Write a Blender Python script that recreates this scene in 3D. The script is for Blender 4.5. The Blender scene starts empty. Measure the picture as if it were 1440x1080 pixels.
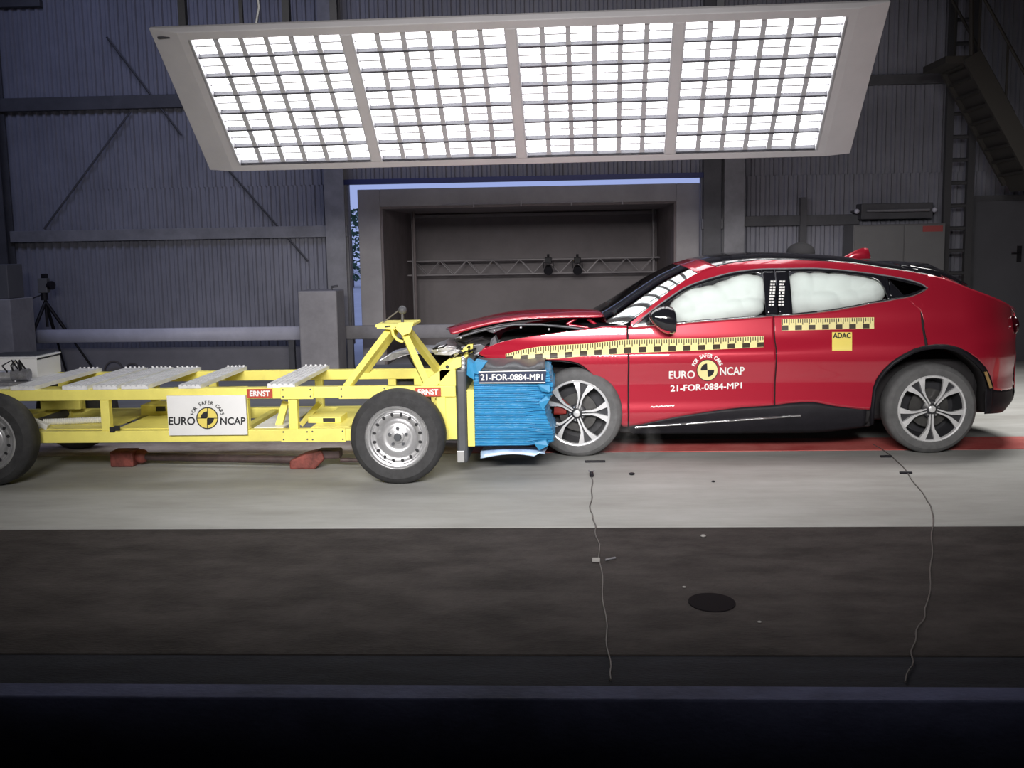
import bpy, bmesh, random
import numpy as np
from math import sin, cos, tan, pi, radians, degrees, atan2, sqrt
from mathutils import Matrix, Vector

random.seed(7)
SC = bpy.context.scene
COL = SC.collection

# ------------------------------------------------------------------ camera, world, lights, exposure
F = 1500.0
CAM = np.array([0.0, 0.0, 1.75])
YAW, PITCH, ROLL = radians(3), radians(7.6), radians(-1)
_m = Matrix.Rotation(YAW, 3, 'Z') @ Matrix.Rotation(pi / 2 - PITCH, 3, 'X') @ Matrix.Rotation(ROLL, 3, 'Z')
RM = np.array(_m)
cd = bpy.data.cameras.new('camera')
cd.sensor_width = 36.0
cd.lens = 36.0 * F / 1440.0
cd.clip_end = 300
cam = bpy.data.objects.new('camera', cd)
COL.objects.link(cam)
cam.matrix_world = Matrix.Translation(Vector(CAM)) @ _m.to_4x4()
SC.camera = cam
SC.view_settings.view_transform = 'Standard'
SC.view_settings.look = 'None'
SC.view_settings.exposure = 0.0
SC.view_settings.gamma = 1.0
SC.view_settings.use_curve_mapping = False

W = bpy.data.worlds.new('world')
SC.world = W
W.use_nodes = True
bg = W.node_tree.nodes['Background']
bg.inputs[0].default_value = (0.42, 0.52, 0.95, 1)
bg.inputs[1].default_value = 0.8

LAMP_E = 5.0


def area(name, loc, target, sx, sy, power, color, spread=180):
    l = bpy.data.lights.new(name, 'AREA')
    l.shape = 'RECTANGLE'
    l.size, l.size_y = sx, sy
    l.energy = power
    l.color = color
    l.spread = radians(spread)
    o = bpy.data.objects.new(name, l)
    COL.objects.link(o)
    o.location = loc
    o.rotation_euler = (Vector(target) - Vector(loc)).to_track_quat('-Z', 'Y').to_euler()
    return o


area('overhead_test_lamp', (-0.6, 1.2, 3.3), (-0.3, 9.0, 0.75), 5.0, 0.9, 130, (1.0, 0.97, 0.95), 62)
area('side_floor_fill', (4.6, 11.4, 6.3), (4.6, 10.6, 0), 2.5, 1.0, 100, (1.0, 0.98, 0.94), 75)  # added out-of-view fill light, lifts the floor behind the car at right
area('hall_daylight', (-5.5, 10.5, 6.1), (-5.5, 14.5, 1.5), 5, 1.5, 62, (0.58, 0.64, 1.0), 150)
area('hidden_portal_fill', (0.0, 10.6, 2.72), (0.0, 16.0, 2.2), 5.0, 0.25, 26, (1.0, 0.93, 0.95), 150)  # added fill light hidden behind the bank, brightens portal and back wall


# ------------------------------------------------------------------ pixel helpers (offsets into real planes)
def ray(px, py):
    return RM @ np.array([(px - 720) / F, -(py - 540) / F, -1.0])


def G(px, py, z=0.0):
    d = ray(px, py)
    return CAM + d * ((z - CAM[2]) / d[2])


def PY(px, py, Y):
    d = ray(px, py)
    return CAM + d * ((Y - CAM[1]) / d[1])


def pchip(xs, ys):
    xs = np.asarray(xs, float)
    ys = np.asarray(ys, float)
    h = np.diff(xs)
    dl = np.diff(ys) / h
    m = np.zeros(len(xs))
    for i in range(1, len(xs) - 1):
        if dl[i - 1] * dl[i] > 0:
            w1, w2 = 2 * h[i] + h[i - 1], h[i] + 2 * h[i - 1]
            m[i] = (w1 + w2) / (w1 / dl[i - 1] + w2 / dl[i])
    m[0], m[-1] = dl[0], dl[-1]

    def f(x):
        x = min(max(x, xs[0]), xs[-1])
        i = min(max(int(np.searchsorted(xs, x)) - 1, 0), len(h) - 1)
        t = (x - xs[i]) / h[i]
        return float((1 + 2 * t) * (1 - t) ** 2 * ys[i] + t * (1 - t) ** 2 * h[i] * m[i] + t * t * (3 - 2 * t) * ys[i + 1] + t * t * (t - 1) * h[i] * m[i + 1])
    return f


# ------------------------------------------------------------------ materials
def mat(name, col, rough=0.6, metal=0.0, var=0.0, scale=6.0, bump=0.0, bscale=60.0, coat=0.0, spec=0.5, col2=None, stretch=(1, 1, 1), lo=0.35, hi=0.65):
    m = bpy.data.materials.new(name)
    m.use_nodes = True
    nt = m.node_tree
    b = nt.nodes['Principled BSDF']
    b.inputs['Base Color'].default_value = (*col, 1)
    b.inputs['Roughness'].default_value = rough
    b.inputs['Metallic'].default_value = metal
    b.inputs['Coat Weight'].default_value = coat
    b.inputs['Coat Roughness'].default_value = 0.03
    b.inputs['Coat IOR'].default_value = 1.9
    b.inputs['Specular IOR Level'].default_value = spec
    if var or bump or col2:
        tc = nt.nodes.new('ShaderNodeTexCoord')
        mp = nt.nodes.new('ShaderNodeMapping')
        mp.inputs['Scale'].default_value = stretch
        nt.links.new(tc.outputs['Object'], mp.inputs[0])
    if var or col2:
        n = nt.nodes.new('ShaderNodeTexNoise')
        n.inputs['Scale'].default_value = scale
        n.inputs['Detail'].default_value = 10
        n.inputs['Roughness'].default_value = 0.68
        nt.links.new(mp.outputs[0], n.inputs['Vector'])
        r = nt.nodes.new('ShaderNodeValToRGB')
        a = [max(c * (1 - var), 0) for c in col]
        c2 = col2 if col2 else [min(c * (1 + var), 1) for c in col]
        r.color_ramp.elements[0].position = lo
        r.color_ramp.elements[1].position = hi
        r.color_ramp.elements[0].color = (*a, 1)
        r.color_ramp.elements[1].color = (*c2, 1)
        nt.links.new(n.outputs['Fac'], r.inputs[0])
        nt.links.new(r.outputs[0], b.inputs['Base Color'])
    if bump:
        n2 = nt.nodes.new('ShaderNodeTexNoise')
        n2.inputs['Scale'].default_value = bscale
        n2.inputs['Detail'].default_value = 4
        nt.links.new(mp.outputs[0], n2.inputs['Vector'])
        bp = nt.nodes.new('ShaderNodeBump')
        bp.inputs['Strength'].default_value = bump
        bp.inputs['Distance'].default_value = 0.01
        nt.links.new(n2.outputs['Fac'], bp.inputs['Height'])
        nt.links.new(bp.outputs[0], b.inputs['Normal'])
    return m


def glass(name, tint, refl=0.12, ior=1.5):
    m = bpy.data.materials.new(name)
    m.use_nodes = True
    nt = m.node_tree
    nt.nodes.clear()
    o = nt.nodes.new('ShaderNodeOutputMaterial')
    t = nt.nodes.new('ShaderNodeBsdfTransparent')
    t.inputs[0].default_value = (*tint, 1)
    g = nt.nodes.new('ShaderNodeBsdfGlossy')
    g.inputs['Roughness'].default_value = 0.02
    g.inputs[0].default_value = (0.95, 1, 1, 1)
    fr = nt.nodes.new('ShaderNodeFresnel')
    fr.inputs[0].default_value = ior
    ad = nt.nodes.new('ShaderNodeMath')
    ad.operation = 'MULTIPLY_ADD'
    ad.inputs[1].default_value = 1.0
    ad.inputs[2].default_value = refl * 0.3
    mx = nt.nodes.new('ShaderNodeMixShader')
    nt.links.new(fr.outputs[0], ad.inputs[0])
    nt.links.new(ad.outputs[0], mx.inputs[0])
    nt.links.new(t.outputs[0], mx.inputs[1])
    nt.links.new(g.outputs[0], mx.inputs[2])
    nt.links.new(mx.outputs[0], o.inputs[0])
    return m


def emit(name, col, s):
    m = bpy.data.materials.new(name)
    m.use_nodes = True
    b = m.node_tree.nodes['Principled BSDF']
    b.inputs['Base Color'].default_value = (0.8, 0.8, 0.8, 1)
    b.inputs['Emission Color'].default_value = (*col, 1)
    b.inputs['Emission Strength'].default_value = s
    return m


M = {}
M['concrete'] = mat('pale_concrete', (0.35, 0.345, 0.325), 0.75, var=0.18, scale=1.3, bump=0.15, bscale=40, col2=(0.45, 0.452, 0.44), stretch=(0.5, 1.6, 1), lo=0.3, hi=0.7)
M['asphalt'] = mat('dark_asphalt', (0.034, 0.029, 0.028), 0.9, var=0.35, scale=2.6, bump=0.8, bscale=45, col2=(0.078, 0.067, 0.065), stretch=(0.8, 1.4, 1), lo=0.3, hi=0.75, spec=0.2)
M['asphalt_worn'] = mat('dark_worn_asphalt', (0.03, 0.031, 0.04), 0.9, var=0.25, scale=5, bump=0.5, bscale=90, stretch=(0.4, 1.5, 1), spec=0.2)
M['curb'] = mat('bluish_curb', (0.11, 0.12, 0.22), 0.8, var=0.4, scale=2.2, bump=0.3, bscale=60, stretch=(0.6, 1, 1), spec=0.2)
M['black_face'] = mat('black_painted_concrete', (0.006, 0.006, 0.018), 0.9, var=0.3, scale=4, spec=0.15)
M['red_floor'] = mat('red_floor_paint', (0.62, 0.09, 0.085), 0.55, var=0.2, scale=3, bump=0.1, col2=(0.64, 0.17, 0.15))
M['sheet'] = mat('corrugated_grey_sheet', (0.205, 0.208, 0.25), 0.6, var=0.18, scale=0.8)
M['steel_dark'] = mat('dark_steel', (0.07, 0.07, 0.08), 0.6, var=0.2, scale=3)
M['steel_grey'] = mat('grey_steel', (0.2, 0.2, 0.22), 0.55, var=0.2, scale=3)
M['rail_pale'] = mat('pale_grey_rail', (0.55, 0.55, 0.64), 0.5, var=0.12, scale=2)
M['block'] = mat('grey_concrete_block', (0.3, 0.29, 0.3), 0.8, var=0.15, scale=3, bump=0.1)
M['plinth'] = mat('grey_plinth', (0.2, 0.195, 0.21), 0.8, var=0.15, scale=1)
M['hall_dark'] = mat('dark_hall_lining', (0.05, 0.05, 0.055), 0.9)
M['portal'] = mat('grey_portal_panel', (0.33, 0.315, 0.315), 0.75, var=0.14, scale=1.2, bump=0.05)
M['portal_in'] = mat('brown_grey_lining', (0.2, 0.17, 0.17), 0.8, var=0.2, scale=2)
M['portal_back'] = mat('brown_grey_back_panel', (0.24, 0.22, 0.225), 0.8, var=0.12, scale=0.9)
M['truss'] = mat('aluminium_truss', (0.33, 0.31, 0.32), 0.5, var=0.1, scale=5)
M['housing'] = mat('grey_lamp_housing', (0.62, 0.60, 0.62), 0.5, var=0.06, scale=1.5)
M['louvre'] = mat('grey_louvre', (0.55, 0.55, 0.58), 0.5)
M['louvre_dark'] = mat('dark_louvre_bar', (0.10, 0.10, 0.12), 0.5)
M['cell'] = emit('lit_lamp_cell', (1.0, 1.0, 1.0), LAMP_E)
M['yellow'] = mat('yellow_trolley_paint', (0.93, 0.83, 0.20), 0.42, var=0.08, scale=4)
M['white'] = mat('white_board', (0.86, 0.86, 0.86), 0.5, var=0.03, scale=4)
M['black'] = mat('black_print', (0.015, 0.015, 0.018), 0.6)
M['print_white'] = mat('white_print', (0.85, 0.84, 0.82), 0.5)
M['print_red'] = mat('red_plate', (0.5, 0.07, 0.035), 0.5, var=0.15, scale=30)
M['alu'] = mat('aluminium_plank', (0.84, 0.84, 0.85), 0.45, metal=0.1, var=0.1, scale=8)
M['alu_dark'] = mat('plank_groove', (0.3, 0.3, 0.31), 0.5)
M['rubber'] = mat('tyre_rubber', (0.035, 0.035, 0.037), 0.75, var=0.25, scale=14, bump=0.1, bscale=80)
M['rubber_dusty'] = mat('dusty_tyre_rubber', (0.125, 0.125, 0.127), 0.75, var=0.2, scale=10, bump=0.1, bscale=80)
M['steel_rim'] = mat('silver_steel_rim', (0.6, 0.6, 0.61), 0.36, metal=0.75, var=0.06, scale=8)
M['alloy'] = mat('machined_alloy', (0.8, 0.8, 0.81), 0.32, metal=0.3)
M['alloy_dark'] = mat('dark_grey_alloy', (0.035, 0.035, 0.04), 0.4)
M['disc'] = mat('brake_disc_steel', (0.09, 0.088, 0.086), 0.45, metal=0.6, var=0.2, scale=12)
M['paint'] = mat('red_car_paint', (0.5, 0.014, 0.04), 0.32, metal=0.25, coat=1.0)
M['gloss_black'] = mat('gloss_black', (0.012, 0.012, 0.016), 0.12, coat=0.6)
M['plastic'] = mat('black_plastic', (0.014, 0.013, 0.017), 0.5, var=0.2, scale=10, spec=0.25)
M['dark_in'] = mat('dark_interior', (0.022, 0.02, 0.022), 0.8)
M['chrome'] = mat('bright_trim', (0.8, 0.8, 0.82), 0.18, metal=0.9)
M['grey_metal'] = mat('torn_grey_metal', (0.3, 0.3, 0.33), 0.4, metal=0.5, var=0.3, scale=20)
M['bright_metal'] = mat('bright_crumpled_metal', (0.7, 0.7, 0.74), 0.3, metal=0.6, var=0.2, scale=20)
M['tape'] = mat('cream_tape', (0.88, 0.78, 0.36), 0.45, var=0.06, scale=10)
M['sticker_y'] = mat('yellow_sticker', (0.88, 0.72, 0.16), 0.45)
M['tick'] = mat('tape_black', (0.05, 0.035, 0.02), 0.5)
M['airbag'] = mat('white_airbag_cloth', (0.8, 0.82, 0.81), 0.8, bump=0.15, bscale=30)
M['glass'] = glass('clear_side_glass', (0.95, 0.98, 0.97))
M['windscreen'] = glass('windscreen_glass', (0.62, 0.74, 0.74), 0.5, 1.9)
M['privacy'] = glass('dark_rear_glass', (0.06, 0.06, 0.07), 0.3)
M['tail'] = mat('dark_red_lens', (0.03, 0.003, 0.006), 0.12, coat=0.5)
M['amber'] = mat('pale_amber_reflector', (0.5, 0.32, 0.12), 0.3)
M['blue'] = mat('blue_barrier_foil', (0.035, 0.26, 0.50), 0.5, var=0.10, scale=9)
M['blue_pale'] = mat('pale_blue_foil', (0.5, 0.66, 0.9), 0.4, metal=0.2, var=0.2, scale=9)
M['plate_blue'] = mat('dark_blue_plate', (0.02, 0.03, 0.07), 0.4)
M['slate'] = mat('slate_grey_steel', (0.10, 0.105, 0.115), 0.45, metal=0.4, var=0.1, scale=6)
M['silver'] = mat('bare_silver_steel', (0.6, 0.6, 0.6), 0.35, metal=0.7)
M['cab_white'] = mat('white_cabinet', (0.80, 0.80, 0.80), 0.5)
M['rust'] = mat('rusty_red_steel', (0.2, 0.05, 0.04), 0.6, var=0.5, scale=9, bump=0.2)
M['rust_dark'] = mat('dark_brown_steel', (0.07, 0.045, 0.045), 0.6, var=0.4, scale=9)
M['cable'] = mat('grey_cable', (0.12, 0.11, 0.105), 0.6)
M['leaf'] = mat('tree_green', (0.05, 0.11, 0.06), 0.8, var=0.4, scale=3)
M['out_ground'] = mat('outside_paving', (0.5, 0.5, 0.52), 0.8, var=0.1, scale=1)
M['cable_pale'] = mat('pale_scrap', (0.3, 0.29, 0.28), 0.8)
M['hose'] = mat('white_hose', (0.75, 0.75, 0.74), 0.5)
M['grey_cab'] = mat('grey_cabinet', (0.13, 0.13, 0.135), 0.5, var=0.08, scale=2)
M['door_grey'] = mat('dark_grey_door', (0.09, 0.09, 0.105), 0.5, var=0.08, scale=2)
M['stair'] = mat('dark_brown_stair_steel', (0.035, 0.032, 0.028), 0.7)
M['seat'] = mat('dark_seat_cloth', (0.05, 0.05, 0.055), 0.8)

# ------------------------------------------------------------------ mesh builder
FR = {}          # root -> world-to-local matrix of the things authored in world coordinates


class MB:
    def __init__(s):
        s.v, s.f = [], []

    def add(s, vs, fs):
        n = len(s.v)
        s.v += [tuple(float(c) for c in p) for p in vs]
        s.f += [tuple(i + n for i in f) for f in fs]
        return s

    def box(s, a, b):
        x0, y0, z0 = a
        x1, y1, z1 = b
        return s.add([(x0, y0, z0), (x1, y0, z0), (x1, y1, z0), (x0, y1, z0), (x0, y0, z1), (x1, y0, z1), (x1, y1, z1), (x0, y1, z1)],
                     [(3, 2, 1, 0), (4, 5, 6, 7), (0, 1, 5, 4), (1, 2, 6, 5), (2, 3, 7, 6), (3, 0, 4, 7)])

    def bar(s, p, q, w, h, up=(0, 0, 1)):
        p, q = np.array(p, float), np.array(q, float)
        d = q - p
        d /= np.linalg.norm(d)
        u = np.array(up, float)
        if abs(d @ u) > 0.98:
            u = np.array((0, 1.0, 0))
        a = np.cross(d, u)
        a /= np.linalg.norm(a)
        b = np.cross(a, d)
        vs = []
        for c in (p, q):
            for i, j in ((-1, -1), (1, -1), (1, 1), (-1, 1)):
                vs.append(c + a * i * w / 2 + b * j * h / 2)
        return s.add(vs, [(0, 1, 2, 3), (7, 6, 5, 4), (1, 0, 4, 5), (2, 1, 5, 6), (3, 2, 6, 7), (0, 3, 7, 4)])

    def tube(s, pts, r, n=8):
        pts = [np.array(p, float) for p in pts]
        rs = r if isinstance(r, (list, tuple)) else [r] * len(pts)
        prev = None
        vs, fs = [], []
        for i, p in enumerate(pts):
            d = pts[min(i + 1, len(pts) - 1)] - pts[max(i - 1, 0)]
            d /= np.linalg.norm(d) + 1e-12
            if prev is None:
                u = np.array((0, 0, 1.0)) if abs(d[2]) < 0.9 else np.array((0, 1.0, 0))
                a = np.cross(d, u)
            else:
                a = prev - d * (prev @ d)
            a /= np.linalg.norm(a)
            prev = a
            b = np.cross(d, a)
            for k in range(n):
                t = 2 * pi * k / n
                vs.append(p + (a * cos(t) + b * sin(t)) * rs[i])
        for i in range(len(pts) - 1):
            for k in range(n):
                k2 = (k + 1) % n
                fs.append((i * n + k, i * n + k2, (i + 1) * n + k2, (i + 1) * n + k))
        fs.append(tuple(range(n - 1, -1, -1)))
        fs.append(tuple((len(pts) - 1) * n + k for k in range(n)))
        return s.add(vs, fs)

    def lathe(s, prof, c=(0, 0, 0), n=48, close=False):
        """profile of (radius, y) turned about an axis along y"""
        m = len(prof)
        vs = []
        for k in range(n):
            t = 2 * pi * k / n
            for r, y in prof:
                vs.append((c[0] + r * cos(t), c[1] + y, c[2] + r * sin(t)))
        fs = []
        for k in range(n):
            k2 = (k + 1) % n
            for i in range(m if close else m - 1):
                j = (i + 1) % m
                fs.append((k * m + i, k2 * m + i, k2 * m + j, k * m + j))
        return s.add(vs, fs)

    def prism(s, poly, d):
        """3D polygon extruded by vector d"""
        n = len(poly)
        d = np.array(d, float)
        vs = [np.array(p, float) for p in poly] + [np.array(p, float) + d for p in poly]
        fs = [tuple(range(n)), tuple(range(2 * n - 1, n - 1, -1))]
        for i in range(n):
            j = (i + 1) % n
            fs.append((j, i, i + n, j + n))
        return s.add(vs, fs)

    def grid(s, P, flip=False):
        r, c = len(P), len(P[0])
        vs = [p for row in P for p in row]
        fs = []
        for i in range(r - 1):
            for j in range(c - 1):
                q = (i * c + j, i * c + j + 1, (i + 1) * c + j + 1, (i + 1) * c + j)
                fs.append(q[::-1] if flip else q)
        return s.add(vs, fs)

    def ball(s, c, r, n=12, m=8, axes=None):
        c = np.array(c, float)
        r = np.array(r if hasattr(r, '__len__') else (r, r, r), float)
        vs, fs = [c + np.array((0, 0, r[2]))], []
        for i in range(1, m):
            a = pi * i / m
            for k in range(n):
                t = 2 * pi * k / n
                vs.append(c + r * np.array((sin(a) * cos(t), sin(a) * sin(t), cos(a))))
        vs.append(c - np.array((0, 0, r[2])))
        for k in range(n):
            fs.append((0, 1 + k, 1 + (k + 1) % n))
            fs.append((len(vs) - 1, 1 + (m - 2) * n + (k + 1) % n, 1 + (m - 2) * n + k))
        for i in range(m - 2):
            for k in range(n):
                k2 = (k + 1) % n
                fs.append((1 + i * n + k, 1 + (i + 1) * n + k, 1 + (i + 1) * n + k2, 1 + i * n + k2))
        return s.add(vs, fs)

    def build(s, name, m, parent=None, smooth=None, bevel=0.0, solid=0.0, fixn=True, **props):
        me = bpy.data.meshes.new(name)
        v = s.v
        if parent is not None and parent in FR:
            R, t = FR[parent]
            v = [tuple(R @ (np.array(p) - t)) for p in v]
        me.from_pydata(v, [], s.f)
        if fixn:
            bm = bmesh.new()
            bm.from_mesh(me)
            bmesh.ops.recalc_face_normals(bm, faces=bm.faces)
            bm.to_mesh(me)
            bm.free()
        me.materials.append(m)
        o = bpy.data.objects.new(name, me)
        COL.objects.link(o)
        if smooth is not None:
            me.shade_smooth()
            me.set_sharp_from_angle(angle=radians(smooth))
        if bevel:
            b = o.modifiers.new('bevel', 'BEVEL')
            b.width = bevel
            b.segments = 2
            b.limit_method = 'ANGLE'
        if solid:
            sm = o.modifiers.new('solid', 'SOLIDIFY')
            sm.thickness = abs(solid)
            sm.offset = 1 if solid > 0 else -1
        if parent is not None:
            o.parent = parent
            if parent in FR:
                FR[o] = FR[parent]
        for k, val in props.items():
            o[k] = val
        return o


def tag(o, label, cat, group=None):
    o['label'] = label
    o['category'] = cat
    if group:
        o['group'] = group
    return o


def thing(name, label, cat, loc=(0, 0, 0), rz=0.0, group=None, local=False):
    o = bpy.data.objects.new(name, None)
    COL.objects.link(o)
    o.empty_display_size = 0.1
    o.location = [float(c) for c in loc]
    o.rotation_euler = (0, 0, rz)
    if not local:
        FR[o] = (np.array(Matrix.Rotation(-rz, 3, 'Z')), np.array(loc, float))
    return tag(o, label, cat, group)


def structure(o):
    o['kind'] = 'structure'
    return o


def copy_part(o, parent, loc=None, rot=None):
    c = o.copy()
    COL.objects.link(c)
    c.parent = parent
    if loc is not None:
        c.location = [float(t) for t in loc]
    if rot is not None:
        c.rotation_euler = rot
    for ch in o.children:
        copy_part(ch, c)
    return c


_glyphs = {}


def glyph_mesh(txt):
    """flat outline mesh of a string: verts (u, v), faces"""
    if txt not in _glyphs:
        cu = bpy.data.curves.new('lettering', 'FONT')
        cu.body = txt
        cu.resolution_u = 3
        o = bpy.data.objects.new('lettering', cu)
        COL.objects.link(o)
        me = bpy.data.meshes.new_from_object(o)
        _glyphs[txt] = ([(v.co.x, v.co.y) for v in me.vertices], [tuple(p.vertices) for p in me.polygons])
        bpy.data.objects.remove(o)
        bpy.data.meshes.remove(me)
        bpy.data.curves.remove(cu)
    return _glyphs[txt]


def text_box(mb, txt, px0, py0, px1, py1, fn, slope=0.0, bold=0.0):
    """fits a string into a pixel box, then lays it on the surface fn(px, py)"""
    vs, fs = glyph_mesh(txt)
    us = [v[0] for v in vs]
    ws = [v[1] for v in vs]
    u0, u1, w0, w1 = min(us), max(us), min(ws), max(ws)
    offs = [(0, 0)] if not bold else [(-bold, 0), (bold, 0), (0, bold), (0, -bold)]
    for k, (ox, oy) in enumerate(offs):
        P = []
        for u, w in vs:
            x = px0 + (u - u0) / (u1 - u0) * (px1 - px0) + ox
            y = py1 + (w - w0) / (w1 - w0) * (py0 - py1) + slope * (x - px0) + oy
            P.append(fn(x, y, k * 0.0002))
        mb.add(P, fs)


def text_arc(mb, txt, cx, cy, r, h, a0, a1, fn, bold=0.0):
    """letters standing on an arc round pixel (cx, cy), angles in degrees measured clockwise from straight up"""
    n = len(txt)
    for i, ch in enumerate(txt):
        if ch == ' ':
            continue
        a = radians(a0 + (a1 - a0) * i / (n - 1))
        vs, fs = glyph_mesh(ch)
        us = [v[0] for v in vs]
        um = (min(us) + max(us)) / 2
        for k, ox in enumerate([0] if not bold else [-bold, bold]):
            P = []
            for u, w in vs:
                lu, lv = (u - um) * h / 0.72 * 0.85 + ox, w * h / 0.72
                x = cx + (r + lv) * sin(a) + lu * cos(a)
                y = cy - (r + lv) * cos(a) + lu * sin(a)
                P.append(fn(x, y, k * 0.0002))
            mb.add(P, fs)


def disc_px(mb, cx, cy, r, fn, a0=0, a1=360, n=32, rin=0.0, ry=None):
    ry = ry or r
    P = []
    for i in range(n + 1):
        a = radians(a0 + (a1 - a0) * i / n)
        q = rin / r if rin else 0
        P.append([fn(cx + r * q * cos(a), cy + ry * q * sin(a), 0), fn(cx + r * cos(a), cy + ry * sin(a), 0)])
    mb.grid(P)


# ================================================================== THE HALL
YW = 15.0                                    # inner face of the back wall
XL, XR, YF, ZC = -9.2, 7.8, -3.5, 6.6
Yedge = 6.426
zop = PY(740, 254, YW)[2]                     # top of the gate opening
xo0, xo1 = PY(491, 350, YW)[0], PY(986, 300, YW)[0]

structure(MB().box((XL - .3, Yedge, -0.3), (XR + .3, YW + 0.4, 0)).build('floor', M['concrete']))
structure(MB().box((XL - .3, G(700, 918)[1], -0.3), (XR + .3, Yedge - 0.012, -0.006)).build('floor.001', M['asphalt']))
structure(MB().box((XL - .3, 4.04, -0.3), (XR + .3, G(700, 918)[1] - 0.004, -0.012)).build('floor.002', M['asphalt_worn']))
structure(MB().box((XL - .3, 3.905, -0.3), (XR + .3, 4.04, 0.004)).build('trim_1', M['curb'], bevel=0.008))
structure(MB().box((XL - .3, 3.92, -1.3), (XR + .3, 4.3, -0.3)).build('wall_pit', M['black_face']))
structure(MB().box((XL - .3, YF - .3, -1.5), (XR + .3, 4.3, -1.3)).build('floor.003', M['black_face']))
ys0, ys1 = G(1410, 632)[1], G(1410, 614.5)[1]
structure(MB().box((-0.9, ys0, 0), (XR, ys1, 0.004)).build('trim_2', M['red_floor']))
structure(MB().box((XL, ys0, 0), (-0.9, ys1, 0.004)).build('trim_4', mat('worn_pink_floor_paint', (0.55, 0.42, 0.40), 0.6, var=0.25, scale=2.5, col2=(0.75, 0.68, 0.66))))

structure(MB().box((XL - .3, YF - .3, ZC), (XR + .3, YW + 0.4, ZC + .3)).build('ceiling', M['hall_dark']))
structure(MB().box((XL - .3, YF - .3, -1.5), (XL, YW + 0.4, ZC)).build('wall_left', M['hall_dark']))
structure(MB().box((XR, YF - .3, -1.5), (XR + .3, YW + 0.4, ZC)).build('wall_right', M['hall_dark']))
structure(MB().box((XL - .3, YF - .3, -1.5), (XR + .3, YF, ZC)).build('wall_front', M['hall_dark']))


def corrugate(mb, x0, x1, z0, z1, p=0.125, d=0.028, y=YW):
    xs, ys = [], []
    n = int(round((x1 - x0) / p))
    p = (x1 - x0) / n
    for i in range(n):
        for fx, fy in ((0, 0), (0.30, 0), (0.42, d), (0.88, d)):
            xs.append(x0 + (i + fx) * p)
            ys.append(y + fy)
    xs.append(x1)
    ys.append(y)
    mb.grid([[(a, b, z0) for a, b in zip(xs, ys)], [(a, b, z1) for a, b in zip(xs, ys)]])
    mb.box((x0, y + 0.06, z0), (x1, y + 0.2, z1))


zpl = PY(250, 488, YW)[2]
wb = MB()
corrugate(wb, XL, xo0, zpl, zop)
corrugate(wb, xo1, XR, zpl, zop)
corrugate(wb, XL, XR, zop, ZC)
wall_back = structure(wb.build('wall_back', M['sheet'], fixn=False))
for a, b in ((XL, xo0 - .02), (xo1 + .02, XR)):
    MB().box((a, YW - 0.03, 0), (b, YW + 0.2, zpl)).build('plinth', M['plinth'], wall_back, bevel=0.005)


def girt(px0, px1, pya, pyb, m, d=0.09):
    a, b = PY(px0, (pya + pyb) / 2, YW), PY(px1, (pya + pyb) / 2, YW)
    h = (pyb - pya) / 100.0
    z = PY((px0 + px1) / 2, (pya + pyb) / 2, YW)[2]
    MB().box((a[0], YW - d, z - h / 2), (b[0], YW - 0.002, z + h / 2)).build('girt', m, wall_back, bevel=0.006)


girt(-60, 300, 137, 155, M['steel_dark'])
girt(18, 490, 321, 337, M['steel_grey'])
girt(1216, 1332, 106, 119, M['steel_dark'])
girt(1040, 1206, 303, 317, M['steel_dark'])
girt(986, 1016, 308, 322, M['steel_grey'])
girt(-60, 60, 2, 12, M['steel_dark'])


def column(px0, px1, d, m, ztop=ZC, y=YW):
    a, b = PY(px0, 300, y)[0], PY(px1, 300, y)[0]
    w = b - a
    mb = MB()
    mb.box((a, y - d, 0), (b, y - d + 0.02, ztop)).box((a, y - 0.03, 0), (b, y - 0.004, ztop))
    mb.box((a + w * .4, y - d + 0.018, 0), (a + w * .6, y - 0.028, ztop))
    mb.build('steel_column', m, wall_back)


column(-12, 18, 0.25, M['steel_dark'])
column(462, 489, 0.22, M['steel_grey'])
column(987, 1011, 0.2, M['steel_dark'])
column(1015, 1043, 0.24, M['steel_grey'], ztop=PY(1030, 190, YW)[2])
column(1123, 1132, 0.12, M['steel_dark'], ztop=PY(1128, 278, YW)[2])
for p, q in (((300, 215), (433, 367)), ((183, 158), (62, 322)), ((150, 52), (255, 190))):
    a, b = PY(*p, YW - 0.06), PY(*q, YW - 0.06)
    MB().tube([a, b], 0.014, 6).build('brace_rod', M['steel_dark'], wall_back, smooth=60)
# dark blue gate rail above the opening
MB().box((xo0 - .1, YW - 0.07, zop - 0.01), (xo1 + .1, YW - 0.004, zop + 0.06)).build('gate_rail', mat('dark_blue_rail', (0.02, 0.03, 0.14), 0.5), wall_back)

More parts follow.
